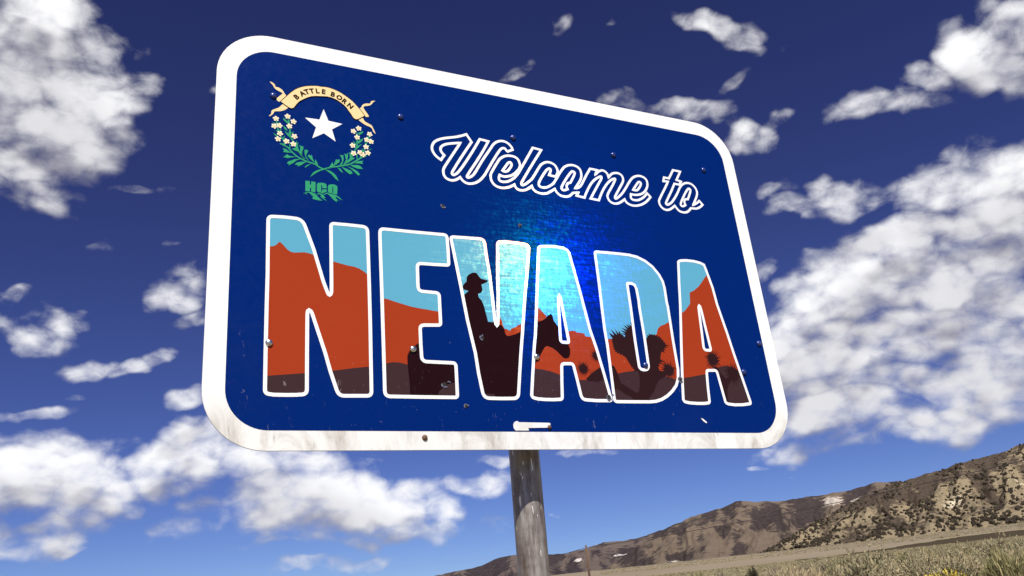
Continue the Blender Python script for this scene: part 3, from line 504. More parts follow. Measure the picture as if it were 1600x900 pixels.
# sign artwork: outlines in millimetres on the sign face (x from its centre, z from its lower edge); third value = corner radius, -1 = sharp
ART = {
 'letters': {'N':["-768,627.9,10 -726.5,630.8 -677.9,630.7,16 -647.5,543.5 -622.4,452.1 -611.4,420.8 -608.9,416 -606.1,414.4 -603.1,416.9 -600.9,424 -600.5,454.1 -600,627.6,8 -552,628.9 -497.3,629.1,12 -497.1,554.9 -497.1,463.3 -497.6,346.8 -500.1,141.6,10 -540.6,140.7 -585.8,139.6,12 -605.9,202.3 -619.4,253.2 -652.4,358.9 -655.5,364.9 -660.2,367.7 -663.7,364.4 -664.8,355.8 -665.7,248.9 -666.2,141.8,12 -692.6,139.5 -718,138.7 -747,138.6 -768.1,141.3,10 -768.3,244.1 -767.8,372.7 -767,457.3"],'E':["-461,628.5,12 -367.7,629.6 -258.9,632.2,8 -258.1,585.7 -259.1,535.1,6 -305.3,533.1 -355.2,531.8,10 -356.5,475.8 -356.7,446.6,12 -324.9,446.1 -294.8,445.4,8 -295.4,398.3 -296.2,349,6 -326.1,347.1 -357,345.2,10 -357.8,290.8 -357.2,240.7,12 -318.5,240.5 -258.8,240.3,8 -259.6,194.5 -261,142.8,6 -369.8,141.6 -464.2,141.2,12 -463.5,220.7 -462.9,326.1 -462.2,442.6 -461.7,600.8"],'V':["-247.1,627.8,8 -193.6,630.3 -139.6,632.3,12 -136.5,572.7 -132.4,531.6 -129.6,455.4 -128.1,378.3 -126.2,363.2 -123.3,359.4 -119.6,363.6 -117.6,379 -110.2,456.9 -106.6,508.2 -95.5,628.3,8 -67.7,631.4 -30,631.9 10.7,629.4,12 -4.8,543.8 -21.2,464.2 -41.6,349.2 -55.1,277.6 -77.5,144.2,12 -128.6,142.6 -182.9,142.8,14 -192.8,212.9 -197.6,271.8 -214.1,370.1 -227.7,482.2"],'A':["44.3,628.3,8 69.3,631.3 103.5,634.2 131.7,632.1 143.9,627 149.8,617.4 160.8,551.5 172.2,479.9 188.2,365.6 202,307.4 215.7,232.5 230.2,144.2,6 179.8,143.2 129.1,145.5,12 121.7,202.2 114,253.8,8 95,253 75.5,252.2,8 69,198.1 63.6,145,6 35.6,143 9.7,142.9 -15.8,144.2 -35.2,148.4,10 -21.2,231 -9.4,299.3 -0.9,339.2 19.4,467.5 31.5,547.3","90.7,452.3 91.4,461.5 95.9,470.5 99.2,462.1 100.2,453.1 104.3,383.5 109.4,319.1,6 80.8,319.3,8 85.6,387.4"],'D':["246,631.9,6 296.6,633.9 345.4,634.5 376.2,634.3 406.6,630.3 435.9,618.9 461.1,601.3 481.7,575.9 492.9,551.2 495.5,528.7 494.4,478 495.8,461.3 493.2,346.2 493,261 493,250.5 487.4,221.6 475.5,198 456.5,179 435.4,163.7 412.3,152.1 390.4,145.9 366.4,143.4 308.4,142.4 240.4,141.5,8 242,221 243.2,317.2 241.4,368.8 242.8,442.7 245.1,523.8","351,532.2,4 367.9,533.2 378.8,529.1 383.9,516.5 385.1,475.1 383.8,450.4 384.9,356.2 382.4,245,14 347.4,244.2,12 347.3,338.3 350.5,450.6"],'A2':["571.9,630.6,6 582.3,635 606.9,638.4 639,638.3 665.2,634.5 678.9,628.9 683.8,608.4 696.7,545.8 701.8,485.7 720.5,382.1 730.5,317.8 746.7,226.4 760.8,145.7,6 725.3,141.2 693.7,140.2 668.3,142.5 657.4,146.4,12 651.5,202.1 645.9,253.6,10 624.4,252.3 605.1,252,8 598.2,198.4 593.4,145,6 571.7,142.5 546.7,142 517.3,143 492.2,147,8 502.3,214.3 518,305.6 524.4,342.5 547.8,474.2 558.1,545.5","620.7,466 622.6,472.5 625.4,475.4 628,472.9 629.8,464.4 633.8,397.1 638.9,320.5,6 610.1,320.4,10 615.5,391.5"]},
 'mesa': "-785.3,537.8 -764.9,540 -754.7,541.1 -746.5,545.6 -741.4,552 -737.3,556 -733.1,553.4 -725.7,545.5 -717.3,535.9 -708.9,530.2 -698.4,528.6 -685.8,530.4 -673.1,532.4 -662.5,531.2 -651.9,528.8 -624,519.9 -595.9,513.7 -576.3,509.3 -554.4,505 -536.7,503.2 -523.4,499 -510.2,491.1 -501.4,484.3 -481.6,469.4 -458.6,416.4 -447.3,415.4 -424.8,408.9 -402.1,403.5 -379.3,398.1 -356.1,395 -332.8,392.7 -309.3,390.1 -297.4,389.2 -158.4,354.3 -130.4,372 -115.6,381.6 -109.2,381.3 -105.9,376.1 -104.3,361.4 -99.5,350.6 -90.7,348.7 -83,344.3 -77.6,351.5 -69.5,355.4 -61.4,358.4 -55.7,363.7 -47.6,366.7 -39.6,367.9 -1.9,399.3 18.5,424.9 24.5,419 41.2,401 55.1,382.9 89.5,354.6 114.2,354.8 125.7,358 136.6,357.4 138.9,353.7 149.9,353.1 166.4,351.5 169.3,342.7 190.2,341.3 248,338.1 267.1,340.4 313.9,341.7 389,345.8 433.5,364.4 441.8,383.7 454.5,394 469.5,399 490.4,409.9 523.7,418.9 547.6,448.4 552.2,446 562.9,453.9 582.5,473.4 589.5,481.8 595.6,520 615.6,529.7 637.5,545.4 654.6,562.1 669,578.6 682.7,591.7 703.8,612.7 790.2,84.5 -787.4,69.5",
 'ground': "-778.4,184.5 -765,186.2 -712.6,192.1 -668.9,196.8 -601.8,205 -549.5,214.1 -500.3,221 -485,226.5 -458.7,230.8 -440.9,234.9 -423.2,235.2 -409.9,232.9 -398.9,230.4 -320.4,210.5 -226.3,214 -57.2,229.6 -15.7,233.6 7.6,232.5 33.2,228.2 68.8,217.4 126.2,204.8 150.7,205.1 158.8,204.6 230.3,218.1 266.1,229.3 295.8,235.4 325.5,239.6 337.4,240.8 382.7,230.9 413.5,220.5 441.8,226.6 485.4,216.4 511,224 540.5,228.1 566.7,233.2 598.4,239 638.4,257.1 661.2,265.6 677.8,269.5 693.7,270.1 708.9,267.5 728.5,260.6 742.5,252.4 775.4,233.9 803.6,84.7 -787.4,69.5",
 'patches': ["-318.8,144.8 -312.1,159.3 -300,169.7 -285.4,179.1 -273.5,183.3 -257,184.4 -258.8,144","-188,156.2 -178.4,156 -149.4,154.5 -147.3,146.5 -184.1,145.7"],
 'rider': "-206.2,501.7 -199.2,511.2 -187.2,518.7 -174.5,519.9 -167.6,510.3 -160.7,502.1 -136.8,497.8 -143.7,491.6 -161.1,483 -160,480.6 -158.8,465.5 -164.6,456.3 -173.7,453 -173.3,443.1 -164.1,432.6 -158.1,415.7 -154.7,396.2 -151.4,376.7 -149.7,368.3 -132,368.2 -119.7,365.3 -107.5,359.9 -100.7,350.6 -98.4,336 -95.1,330.1 -87.6,328.8 -66.4,335.4 -44.5,346.6 -16.5,363.2 9,378.6 25.6,383.5 40.1,392 46.5,400.1 59.7,408.7 64.2,401.3 66.4,386.1 80.2,366.7 99.9,329.9 106.1,315.2 110.6,297.9 108.5,282.8 103.1,272.6 94.4,268.5 83.9,270.5 74.3,280 62.5,291.8 50.1,299.8 34.7,304.5 26.3,301.1 16.9,288.3 4,268.2 -11.4,248.2 -12.9,246.9 -34.2,206.7 -48.8,122.2 -396.2,137.6 -394.7,176.9 -396.7,205.5 -398.2,234.5 -397.7,254.7 -391.4,268.6 -378.2,282.9 -361.6,294.1 -314.4,307.1 -250.8,367.7 -245.2,411.7 -220.6,444.3 -203.3,459.8 -219.2,463 -221.1,470.3 -218.1,478.1 -207.2,489",
 'trunks': ["325.4,239.1 328.9,245.6 320.8,246 324.5,250.5 316.4,250.9 320.4,257.2 313.5,257.7 317.3,264.3 311.3,266.6 314.3,272.3 307,275.3 310,281.4 300.8,282 302.4,288 292.8,285.7 292.3,291.4 284,288.4 282.1,294.7 273.7,292.5 274.1,298.2 266.5,297.8 269.8,303.6 262.8,305.3 266.6,310.7 261.4,314.3 265.9,318.9 260.8,322.7 265.5,327.1 259.7,330.4 265,334.3 259.6,338.7 265.5,341.1 254.3,359.7 273.4,350.9 263.3,370.7 284.4,353.6 279.1,373.2 290.8,357.4 292.9,369.9 298.9,356.6 301.3,353.6 296.9,359.1 306.6,353.9 314.3,335.2 313.2,354.8 297.2,360.4 315.2,359.6 297.6,370.1 319.9,366.2 302,379.1 324.6,372.8 312.5,388.5 330.7,379 321.6,391.7 336.6,383.9 329.6,395.4 341.7,386.1 341.3,401 350.1,388.2 378.7,371.8 391.6,343.3 356.4,240.2","382,340.2 397.1,353.7 395,358.9 403.5,358.6 403.6,367.4 408.2,361.6 416.7,364.7 417.9,361.3 426.4,363.9 426.2,359.6 436.1,361.8 434.2,356.9 445.6,358.6 442,353 451.3,353.3 448.7,347.8 456.6,345.5 454.4,340.9 463.4,336.6 459.1,333.1 475.4,327 458.7,325.1 468.8,320.3 454.7,320.1 458.4,311 449.9,314.6 453.7,302.8 442.4,307.3 437.2,299.4 432,282.1 447.7,272.3 429.1,273.1 434.4,266 422.3,266 425.4,258.9 419,256.8 421.3,245.2 384.7,241.3","314.4,143.5 299.7,158 281,165 268.4,174.6 258,180.5 247.9,179 231.6,190.8 233.9,240.7 247.7,256.3 258.2,250.4 266.1,229.3 272.6,199.5 293.4,187.7 322.1,171 331.8,173.7 341,199.1 343.3,224.5 340.1,239.6 321.8,251.7 311.3,266.6 303.7,281.6 288.3,293.7 268.5,313.3 284.4,340.1 302.1,341.1 323.1,360.6 348.4,370 392.1,346 417.5,352.7 439.6,340.6 444.2,316.9 435,300.6 431.4,282.1 419.7,260.7 418.3,245.1 438.8,242 456.9,241.3 435,222.5 411.8,211.4 399.9,195.8 390.5,177.8 376.3,164.8 357.9,144.4","151.1,208 169.9,223.4 206.8,247.1 233.9,240.7 234.4,208.3 200.2,204.7 161,201","626.3,271.7 640.4,265.8 653,264.2 661.6,245.1 678,226.4 698.6,235.6 707.1,227.3 683.4,205.1 674,187.9 670.5,162.4 669.9,143.5 653,153.7 647.7,219 638.4,257.1"],
 'script': ["-168.2,994.1,-1 -188.9,984.3 -208.5,976.8 -232.7,969.8 -254.3,962.1 -271.2,952.6 -282.3,940.5 -287.2,924.5 -284.2,909.9 -274.7,896.5 -260.4,886.4,-1 -248.3,904.7,-1 -256.3,913.5 -259.5,924.3 -254.9,935.2 -241.4,944.7 -222.2,951.2 -191.2,959,-1 -212.3,924.8 -238.6,882.5 -251.7,860.4 -255.3,847.4 -253.5,832.9 -245,823.2 -231.4,819.6 -219.6,822.1 -209.9,827.8 -201.2,834.9,-1 -193.8,824.8 -182.6,817.9 -168.6,817.3 -151.5,823.1 -136.3,834.1 -120.4,852.4 -109.1,870.7 -80.3,919 -62.6,946.7 -52.6,960.2 -44.1,965.7 -37.6,965 -33.2,958.9 -29,955.6,-1 -10.3,965.5,-1 -13.4,975 -22.5,985.4 -34.5,991.2 -49.6,991.1 -65.2,984.4 -78.9,971.4 -90.4,953.7 -123.1,904.1 -148.3,861.9 -159,847.7 -171.6,838.7 -178.1,839.2 -175.7,846.3 -164.8,864.4 -142.9,898.3 -114.8,944.2 -94.3,981.8,-1 -123.5,984.4,-1 -151.9,935.2 -176.6,895.3 -195.3,867 -208.3,849.9 -218.3,841.4 -224.9,839.9 -227.2,846.5 -219.1,861.9 -195,902.4 -167.9,945.3 -152.8,968.7,-1","10.1,909.2 9.8,918.3 5,932.7 -6.9,939.9 -24.5,940.9 -42.5,935.8 -58.6,923.9 -70,907.8 -87.4,879.2 -97,859.9 -96.9,842.2 -89.7,828.1 -75.9,820.1 -56.5,819 -36.2,825.3 -17.1,837,-1 -13.6,828.1 -4.4,820.5 10.5,820.2 26.3,826.8 44.8,841.1,-1 49.3,828.9 61.1,821.2 76.1,818.7 94.4,821.6 111,831 128.1,842.6,-1 134.4,830.5 146.3,821.8 164.4,820 181,825.4 194.6,837.9,-1 215.8,842.3,-1 207,829.2,-1 236.6,826.3,-1 245.1,843.9 266.6,879 286.4,900.9 305,914.1 314.4,917.5 314.5,911.2 304.9,895.6 287,868.6 259.5,826.1,-1 290.6,824.3,-1 299.2,841 314.4,867.3 335.4,894.8 355,912 368.7,917.6 366.4,909.1 350.4,883.4 332.1,856.4 327.1,842.3 333,827.6 345.8,820.8 359.9,821.4 375,828 394.9,842.4,-1 400.9,831.1 416.7,823.8 436.7,823.8 461.1,831.8 484.2,846.7 504,866.8,-1 492.5,879.6,-1 478.8,865.2 465.3,855 449.5,847.1 434.7,845 423.8,847.8 421.7,855.7 424.1,866.4,-1 438.4,865.7 456.2,868.8 472,875.8 485.8,887.4 493.8,899.2 500.1,914 499.6,930.8 489.8,941.3 472.7,944.6 454.3,939.8 437.8,928.3 423.1,910.2 396.9,873.9 376.2,851.9 360.2,840.2 356.8,843.8 362.7,855.4 389,894.6 398.7,909.8 402,921.4 398.5,934.1 388.1,940.8 373.8,940.5 358.7,934.8 343.1,918.4,-1 341.6,929.9 334,939.2 321.9,942.5 306.9,935.4 291.3,920.7,-1 302,940.1,-1 274.5,941.2,-1 255.1,912.3 233.6,876.8 223.9,865.2 215,859.3 205.2,856.6,-1 216.7,871.6 230.4,892.3 236.4,909.4 235.5,928.2 226.3,939.7 210.6,943.9 194.1,941.8 176.8,933.1 164.4,919.5 151.4,901.4 138.2,880.8 125.5,863.1 113.9,853.5 99.8,844.9 83.9,841.3 72.8,844.8 71.4,855 79.9,871.9 101.9,904.2 110.9,913.6 119.1,916.8 121.4,910 113.4,891.5,-1 136.7,889.3,-1 146.7,906 145.6,921.8 137.2,934.7 122,940.2 106,938.1 89.1,927.3 76.7,910.8 51.8,872.8 37.3,857 20.6,843.4 10.1,839.3 8.2,845.4 17.6,862.3 48.5,911.5 95.2,982.7,-1 64.7,986,-1 36.2,938.5 11.3,897.6 -3.7,874.5 -17.8,859.4 -36.5,846.3 -54.3,841.1 -66.4,843 -69.7,851.4 -65.5,864.3,-1 -52.4,860.5 -37.2,863.6 -19,872.1 -5.2,884.6 4.9,896.6","-54,881.5,-1 -35.2,908.3 -27,916.2 -20.9,914.6 -20.5,905.5 -29.5,891.1 -37.9,882 -48.1,879.1","198.7,916.4 207.8,919.7 210.6,910.7 190.5,875.6,-1 179.7,870.8 173.7,859.8 175.8,849.6,-1 162.2,842.9 154,846.4 157.9,860.1 179.4,892.5","435.9,884.6,-1 458.4,913.3 466.9,920.2 473,916.9 469.2,905.2 457,889.6 447.4,884","622.8,991.4,-1 654.2,990.6,-1 630.4,952.8,-1 649.7,949.4,-1 639,934.9,-1 617.8,936,-1 599.3,904.8 569,858.5 565.5,848.3 572.7,846.5 589.8,857.2 605.4,874.8 622,896.8 640.1,925 655.4,939.6 672.5,947.1 691.1,946.4 706,935.7 712.3,918.5 707.8,900.6 695.3,878.9 682.3,859.3,-1 703,871.4 714.4,881,-1 726.5,867.6,-1 712,855.7 694.7,847.7 670.2,845.8,-1 657.6,832.9 643.9,825.8 628.5,824.9 614.4,830 601.8,846.3,-1 581.6,831.1 565.4,824.8 551,827 539.7,837.9 536.9,854 546.3,872 569.4,906.1 591.9,940.6,-1 571.3,938.9,-1 577.4,954.9,-1 598.5,954.2,-1","677.1,924.8 684.4,921 679.8,908 664.6,880.3,-1 653.5,878.7 646.8,868.7 649.3,855.6,-1 636.5,848.8 628.8,852.8 634.3,867.6 661.2,908.2"],
 'banner': ["-723.5,1020 -710,1037.1 -693.7,1052.8 -675.3,1063.5 -656.8,1069.8 -636.2,1074.3 -626.8,1074.1 -607.9,1076 -589,1073.3 -569.9,1067.2 -550.9,1056.5 -531.9,1043.4 -518.6,1029.2 -509.2,1018.7 -494.1,998,-1 -502.1,992 -513.9,982.9 -521.7,979.8 -529.3,983.3 -534.9,992.2 -542.3,1003 -551.6,1016.8 -566.7,1029.4 -585.6,1039 -604.5,1041.8 -627.1,1038.8 -642,1036.1 -656.9,1030.7 -671.6,1021 -686.2,1009.1 -695.3,996.3 -702.5,984 -709.7,980.3 -716.9,982.1 -731.3,991.1 -740.3,997.9,-1"],
 'folds': ["-733.4,1027.7 -724.4,1019.8 -740.3,997.9 -749.2,999.3 -750.7,1004.4 -747.6,1010.5 -737,1022.6","-500.2,1027.3 -493.6,1017.3 -484.2,1003.3 -482.4,998.1 -486.4,996.2 -494.2,996.9 -509.2,1018.7"],
 'tails': ["-770.6,1059.2 -762.5,1057.7 -756.2,1051.4 -755.2,1046.1 -744.4,1044 -735.3,1038.3 -729.9,1029.6 -724,1019.9 -733.4,1027.7 -742.5,1031.3 -753.3,1036.6 -758.7,1043.1 -762.4,1050","-733.1,990.7 -724.1,988.2 -717.8,983 -727.5,972.4 -739.9,965.6 -755.8,961.4 -759.2,953.2 -768.8,943.2 -770.5,944.6 -765.4,952 -763.8,963 -754.2,970.3 -743.6,977.8","-505.1,1024 -499.9,1036.4 -489,1043.2 -477.1,1045.7 -472.9,1054.6 -460.9,1058.2 -467,1052.3 -473.2,1043 -481.3,1036.8 -493.2,1033.2 -499.2,1026.3","-513.9,981.8 -502.1,990.8 -494.6,978.8 -475.5,969.1 -469.9,959 -463.6,942.4 -470.3,947.8 -475.7,960.1 -495,967.6 -508.3,976.2"],
 'btext': "-695.4,1022.6 -679,1037.6 -666.1,1046.6 -651.6,1052.3 -634.4,1056 -616.6,1057.2 -589.2,1053.5 -570.3,1046.3 -554.2,1036.1 -538.1,1023.6",
 'star': "-617.1,996.9 -603.5,960 -562.6,956.9 -593.5,932.5 -583.2,893.3 -616.8,915.1 -650.1,892.6 -639.3,930.8 -671,957.7 -629.4,958.9",
 'flowers': "-752,938 -756.3,912.7 -742.3,916.8 -740.5,891 -745.7,872.4 -722.3,869.2 -719.8,951.5 -703.5,937.5 -714.8,920.2 -700.4,889 -703.4,863.3 -530.3,937.6 -514.3,950.4 -519.7,918.9 -533.7,888.6 -531.5,862.6 -512.5,868.3 -481.8,936.3 -491,915.5 -478.3,911.7 -493.9,890.7 -489.1,871.1 -504.2,863",
 'stems': ["-739.6,859.7 -729.4,854.6 -717.6,849.8 -708.8,839.2 -694,826.2 -679.2,818.3 -661.5,812.7 -643.6,808.7 -630.1,800.5 -616.6,795.8","-628.7,790.4 -602.4,803.8 -567.7,815.3 -542.7,825.2 -521.5,841.7 -504.4,855.3 -493.6,860.7","-750.3,930.4 -746.1,904.9 -738.8,883.8 -727.8,867.3 -729.4,854.6","-717.4,942.4 -712.3,903.7 -710.6,885.3 -701.1,868.3 -689.7,844.2 -673.3,821","-519.3,934.8 -520.3,893.3 -527.1,872.9 -542.4,841.8 -561.4,819.8","-483.1,929.2 -494.7,897.9 -501.9,870.1 -513,849.1"],
 'leaves': ["-615.1,795.1 -603,794.5 -592.5,789.2 -583.5,780.3 -576.1,763.3 -586.6,771.1 -597.1,783.3 -607.6,790.3","-604.5,802.1 -619.6,797 -636.2,790.1 -646.7,782.4 -652.6,772.9 -657.1,764.5 -648.2,772.7 -637.7,782.1 -625.7,790.9 -613.6,795.9","-732.9,845.4 -722,843 -716.1,837.9 -705.8,834.5 -720.4,832.9 -731.4,832.7 -728.5,837.5 -730.7,841.4","-731.2,817.3 -725.4,820.9 -721.1,827.6 -714.5,823.6 -702.8,823 -692.5,823.9 -705.7,819.9 -718.8,815.1 -724.7,815.9","-720.9,797.7 -716.6,805.3 -708.6,809.1 -699.8,814.9 -679.2,819.2 -694,812.4 -702.7,802.4 -716.5,791.7 -714.3,797.1","-699,797 -693.9,804.7 -683.7,809 -664.4,813 -674.8,805.3 -680.7,799.2 -691.7,792.3 -689.5,797.7","-672.6,793.7 -665.9,801.6 -652.5,808.9 -661.5,800.6 -668.9,793.4","-707.4,847.2 -695.6,853.6 -699.3,859.9 -696.4,870.9 -693.5,877.6 -694.2,866.1 -689.7,872.1 -691.2,859.6 -688.2,848 -679.3,833.9 -673.3,821 -682.2,829.9 -689.6,840.8 -700,843.3","-686.7,863.9 -680.8,859.7 -676.3,861.4 -675.1,853.7 -678.5,844.4 -679.3,832.1 -670.4,818.1 -664.4,813.9 -676.3,822.3 -682.2,836.8 -685.2,843.3 -683.8,853.9","-672.6,848.9 -667.4,852.4 -665.9,849.2 -661.4,850.9 -664.4,841.6 -668.1,834 -667.4,827.2 -658.5,814.9 -668.9,823.5 -671.8,836.9","-663.7,830.5 -659.9,837.2 -655.5,833.6 -651.7,836.8 -649.5,826.8 -643.6,812.2 -652.5,819.3","-642,824.5 -637.5,816.6 -633.1,803.5 -640.6,807.5 -643.5,813.9","-713.4,867.9 -711.2,857.8 -712,845.5 -715,850.2","-738.9,860.7 -728,859.2 -719.9,852.8 -730.8,853.5","-761.2,926.4 -750.2,919.1 -748.6,915.7 -758,922.3","-741.7,931.1 -745.5,917.2 -748.1,918.6","-755.4,900.3 -743.7,898.8 -736.8,909.4 -738.2,897.9 -746,895.2","-759.9,891.1 -748.2,884 -740.3,872.4 -751.2,879.7","-727.2,887.8 -728.1,874.6 -732.5,869.2 -730.7,881.6","-732.4,945.2 -717.3,933 -712.2,928.6 -720.4,928.2 -731.6,937.8","-732.2,918.8 -723.5,912.9 -719.4,902.4 -728.1,907.3","-728.9,901.6 -717,895.3 -710.6,881.5 -720.1,889.1","-701.3,905.8 -707.5,894.3 -711,895.5 -706.8,901","-713.2,909.2 -708.8,896.8 -712.2,885 -717,897.2","-602.4,806.1 -593.1,824 -592.1,817.1 -586.1,812.3 -596.4,803.6","-590.2,812.8 -582.7,835 -579.7,832 -573.5,836.6 -572.6,827.3 -581.9,817.6","-573.8,815.4 -565.3,830.9 -567.2,842.3 -573.3,850.7 -565,849.8 -561.9,852.7 -560.7,836.4 -565.5,820.3","-561.4,819.8 -553.9,837.5 -558.7,858 -552.5,854.3 -547.2,863.5 -548.5,847.8 -550.9,833.3 -557.3,821.7","-551,826.2 -542.4,841.8 -544,865.2 -537.9,859.1 -539.6,876.7 -534.7,862.1 -537,849.8 -527.7,846.6 -536.2,839.3","-530.2,829.6 -519.5,838.5 -502.6,842.5 -506.9,837 -503.9,831.6 -517.6,831.2","-542.8,821.7 -521.9,825.1 -513.6,824.1 -509.5,820 -504.4,814.9 -520.1,813.1 -534.6,817.1","-553.2,817.6 -536.8,812.1 -522.4,805 -514.3,795.7 -518.6,790.4 -528.8,799.3 -541,810.2","-567.7,811.8 -551.3,807.4 -539.1,802.3 -536.1,794.6 -543.4,791.2 -553.6,797.7","-580,808.6 -569.9,804.4 -562.9,792.7 -571,796.1","-523.5,866.4 -519.7,857.5 -520.4,845.4 -523.1,846.2","-516.2,934.1 -501,944.3 -502.2,936.7 -513.1,927.4","-520.1,903 -511.4,911.9 -501.6,918.5 -505.1,908.1 -516,897.7","-519.4,888.7 -505.3,899.6 -511.9,890 -525,874.5","-532.3,905.7 -524.4,897.4 -522.1,889.4 -528.7,895.5","-490.7,927.8 -485.1,921.5 -489.5,917","-473.5,926 -483.5,915.7 -481.7,920.1","-497.7,907 -492.1,899.5 -496.4,898.8","-478.6,899.5 -490.6,892.5 -488.8,897","-506.7,886.1 -502.2,874.8 -505.1,868.3","-474.7,889.3 -486.8,877.5 -483.4,883.4"],
 'hco': ["-669.8,751.1 -657.4,751.9 -657.4,740.8 -653.9,741.3 -653.9,751.5 -641.4,751.3 -642.5,718.2 -653.9,719.6 -653.9,730.7 -657.4,730.2 -657.5,720.1 -669.8,718.3","-637.9,744.2 -635.2,749.2 -625.4,751.7 -615.5,751.2 -611.1,747.2 -610.7,735.5 -623.3,735.2 -623.2,744.4 -625.9,744 -626,724.7 -623.8,724 -622.8,731.2 -610.7,732 -610.8,724.9 -618.5,720.7 -623.8,716.9 -629.1,721.2 -634.5,719.4 -638,723.9","-607,742.7 -604.7,747.7 -597.5,750.8 -588.4,751.1 -582.1,748.5 -579.9,743.7 -581.6,720.4 -590.6,720.7 -593.5,721.1 -593.4,724.1 -592.2,724.3 -592,743.4 -594.6,743 -594.8,724.1 -593.7,724.1 -593.8,721.1 -598.7,722 -607.2,723.9"],
 'mount': ["-676.7,710.8 -668.9,713.9 -661.9,717.4 -655.7,718.3 -648.7,716.3 -641.6,713.3 -636.3,707.1 -630.2,700.9 -622.2,695 -634.6,694.8 -648.7,696.3 -650.9,700 -647.8,704.4 -652.2,707.8 -657.5,713.1 -661,715.6 -667.1,712.2 -665.4,706.9 -669.8,711.3","-640.7,713 -634.5,715.4 -630.9,719.4 -625.6,715.1 -620.3,714.4 -616.8,708.8 -613.2,704.8 -620.4,705.3 -609.8,695.2 -616.9,698.7 -629.2,707.1 -625.7,708.6 -630.1,715 -634.5,712.8","-622.1,714.9 -618.5,716.7 -609.5,722.5 -605.9,721.5 -597,719.2 -585.2,718.4 -576.3,713.6 -566.4,703.8 -571.9,706.1 -581.7,711.8 -587.1,713 -583.6,706.4 -574.7,699.6 -580.9,702.8 -583.3,699.4 -581.5,695.6 -590.9,701.4 -600.6,712.1 -608.6,719.1 -618.5,714.6"],
 'bolts': "-760.1,1013.3 -383.6,1016.4 -4.8,1011.4 376.1,1011.5 761.7,1013.8 -760.2,272.3 -380.9,274.1 -5.3,269.2 370.9,259.3 757.1,251.8",
 'holes': "-264.1,727.7 -13.6,692.8 -173,318.7 -296.6,178.1 222.4,154.3 494.6,216.2 -237.6,118.8 847.9,355.2 -360.7,32.8",
 'tapes': ["-101.2,68.8 -97.5,76.1 -89.2,79.7 -81.7,76.2 12.7,75.3 16.3,71.6 6.9,61.5 -55.7,60.2 -54.5,53 -96,52.8 -101.1,59.9"],
 'clusters': "456.6,247.8,30.8 147.5,239.8,23.5 198.1,281.9,21.3 188.2,216.6,22.4 639.7,290.7,35.6 711.3,244.7,37.6"}

# ------------------------------------------------------------------ road sign
Z0 = 2.10                                    # height of the sign's lower edge
BASE = Vector((-0.042, 0.14, 0.0))           # foot of the post
MM = .001
def pts3(s):
    out = []
    for t in s.split():
        q = [float(v) for v in t.split(',')]
        out.append((q[0], q[1], q[2] if len(q) > 2 else 0.0))
    return out
def pts2(s): return [(p[0], p[1]) for p in pts3(s)]
def fillet(P, n=6):
    """closed outline; a point with a radius becomes an arc, the others stay"""
    out = []; m = len(P)
    for i, (x, y, r) in enumerate(P):
        if r <= 0: out.append((x, y)); continue
        p = Vector((x, y)); a = Vector(P[i - 1][:2]) - p; b = Vector(P[(i + 1) % m][:2]) - p
        d = min(r * 1.25, a.length * .48, b.length * .48); a = p + a.normalized() * d; b = p + b.normalized() * d
        for j in range(n + 1):
            t = j / n; out.append(tuple(a * (1 - t) ** 2 + p * 2 * t * (1 - t) + b * t * t))
    return out
def catmull(P, closed, sub=4):
    """smooth curve; r = -1 marks a sharp corner"""
    n = len(P); out = []
    for i in range(n if closed else n - 1):
        p1, p2 = P[i], P[(i + 1) % n]
        p0 = P[i - 1] if (i > 0 or closed) and p1[2] >= 0 else p1
        p3 = P[(i + 2) % n] if (i + 2 < n or closed) and p2[2] >= 0 else p2
        for j in range(sub):
            t = j / sub; q = []
            for c in (0, 1):
                a, b, c_, d = p0[c], p1[c], p2[c], p3[c]
                q.append(.5 * (2 * b + (c_ - a) * t + (2 * a - 5 * b + 4 * c_ - d) * t * t + (3 * b - a - 3 * c_ + d) * t ** 3))
            out.append(tuple(q))
    if not closed: out.append(P[-1][:2])
    return out
def ribbon_quads(P, w, closed=True):
    n = len(P); P = [Vector(p) for p in P]; L, Rr = [], []
    if isinstance(w, (int, float)): w = [w] * n
    for i in range(n):
        a = P[i] - P[i - 1] if (closed or i > 0) else P[1] - P[0]
        b = P[(i + 1) % n] - P[i] if (closed or i < n - 1) else a
        a = a.normalized() if a.length > 1e-6 else b.normalized(); b = b.normalized() if b.length > 1e-6 else a
        na, nb = Vector((-a.y, a.x)), Vector((-b.y, b.x)); m = na + nb
        m = m.normalized() if m.length > .2 else na
        k = min(1 / max(m.dot(na), .3), 1.7)
        L.append(P[i] + m * (w[i] / 2 * k)); Rr.append(P[i] - m * (w[i] / 2 * k))
    return [[tuple(L[i]), tuple(Rr[i]), tuple(Rr[(i + 1) % n]), tuple(L[(i + 1) % n])] for i in range(n if closed else n - 1)]
def inside(P, pts):
    """which points lie inside polygon P (even-odd)"""
    P = np.asarray(P); x, y = pts[:, 0], pts[:, 1]; r_ = np.zeros(len(pts), bool)
    box = (x > P[:, 0].min()) & (x < P[:, 0].max()) & (y > P[:, 1].min()) & (y < P[:, 1].max())
    if not box.any(): return r_
    x, y = x[box][:, None], y[box][:, None]
    a, b = P, np.roll(P, -1, 0)
    with np.errstate(divide='ignore', invalid='ignore'):
        c = ((a[:, 1] > y) != (b[:, 1] > y)) & (x < (b[:, 0] - a[:, 0]) * (y - a[:, 1]) / (b[:, 1] - a[:, 1]) + a[:, 0])
    r_[box] = c.sum(1) % 2 == 1
    return r_
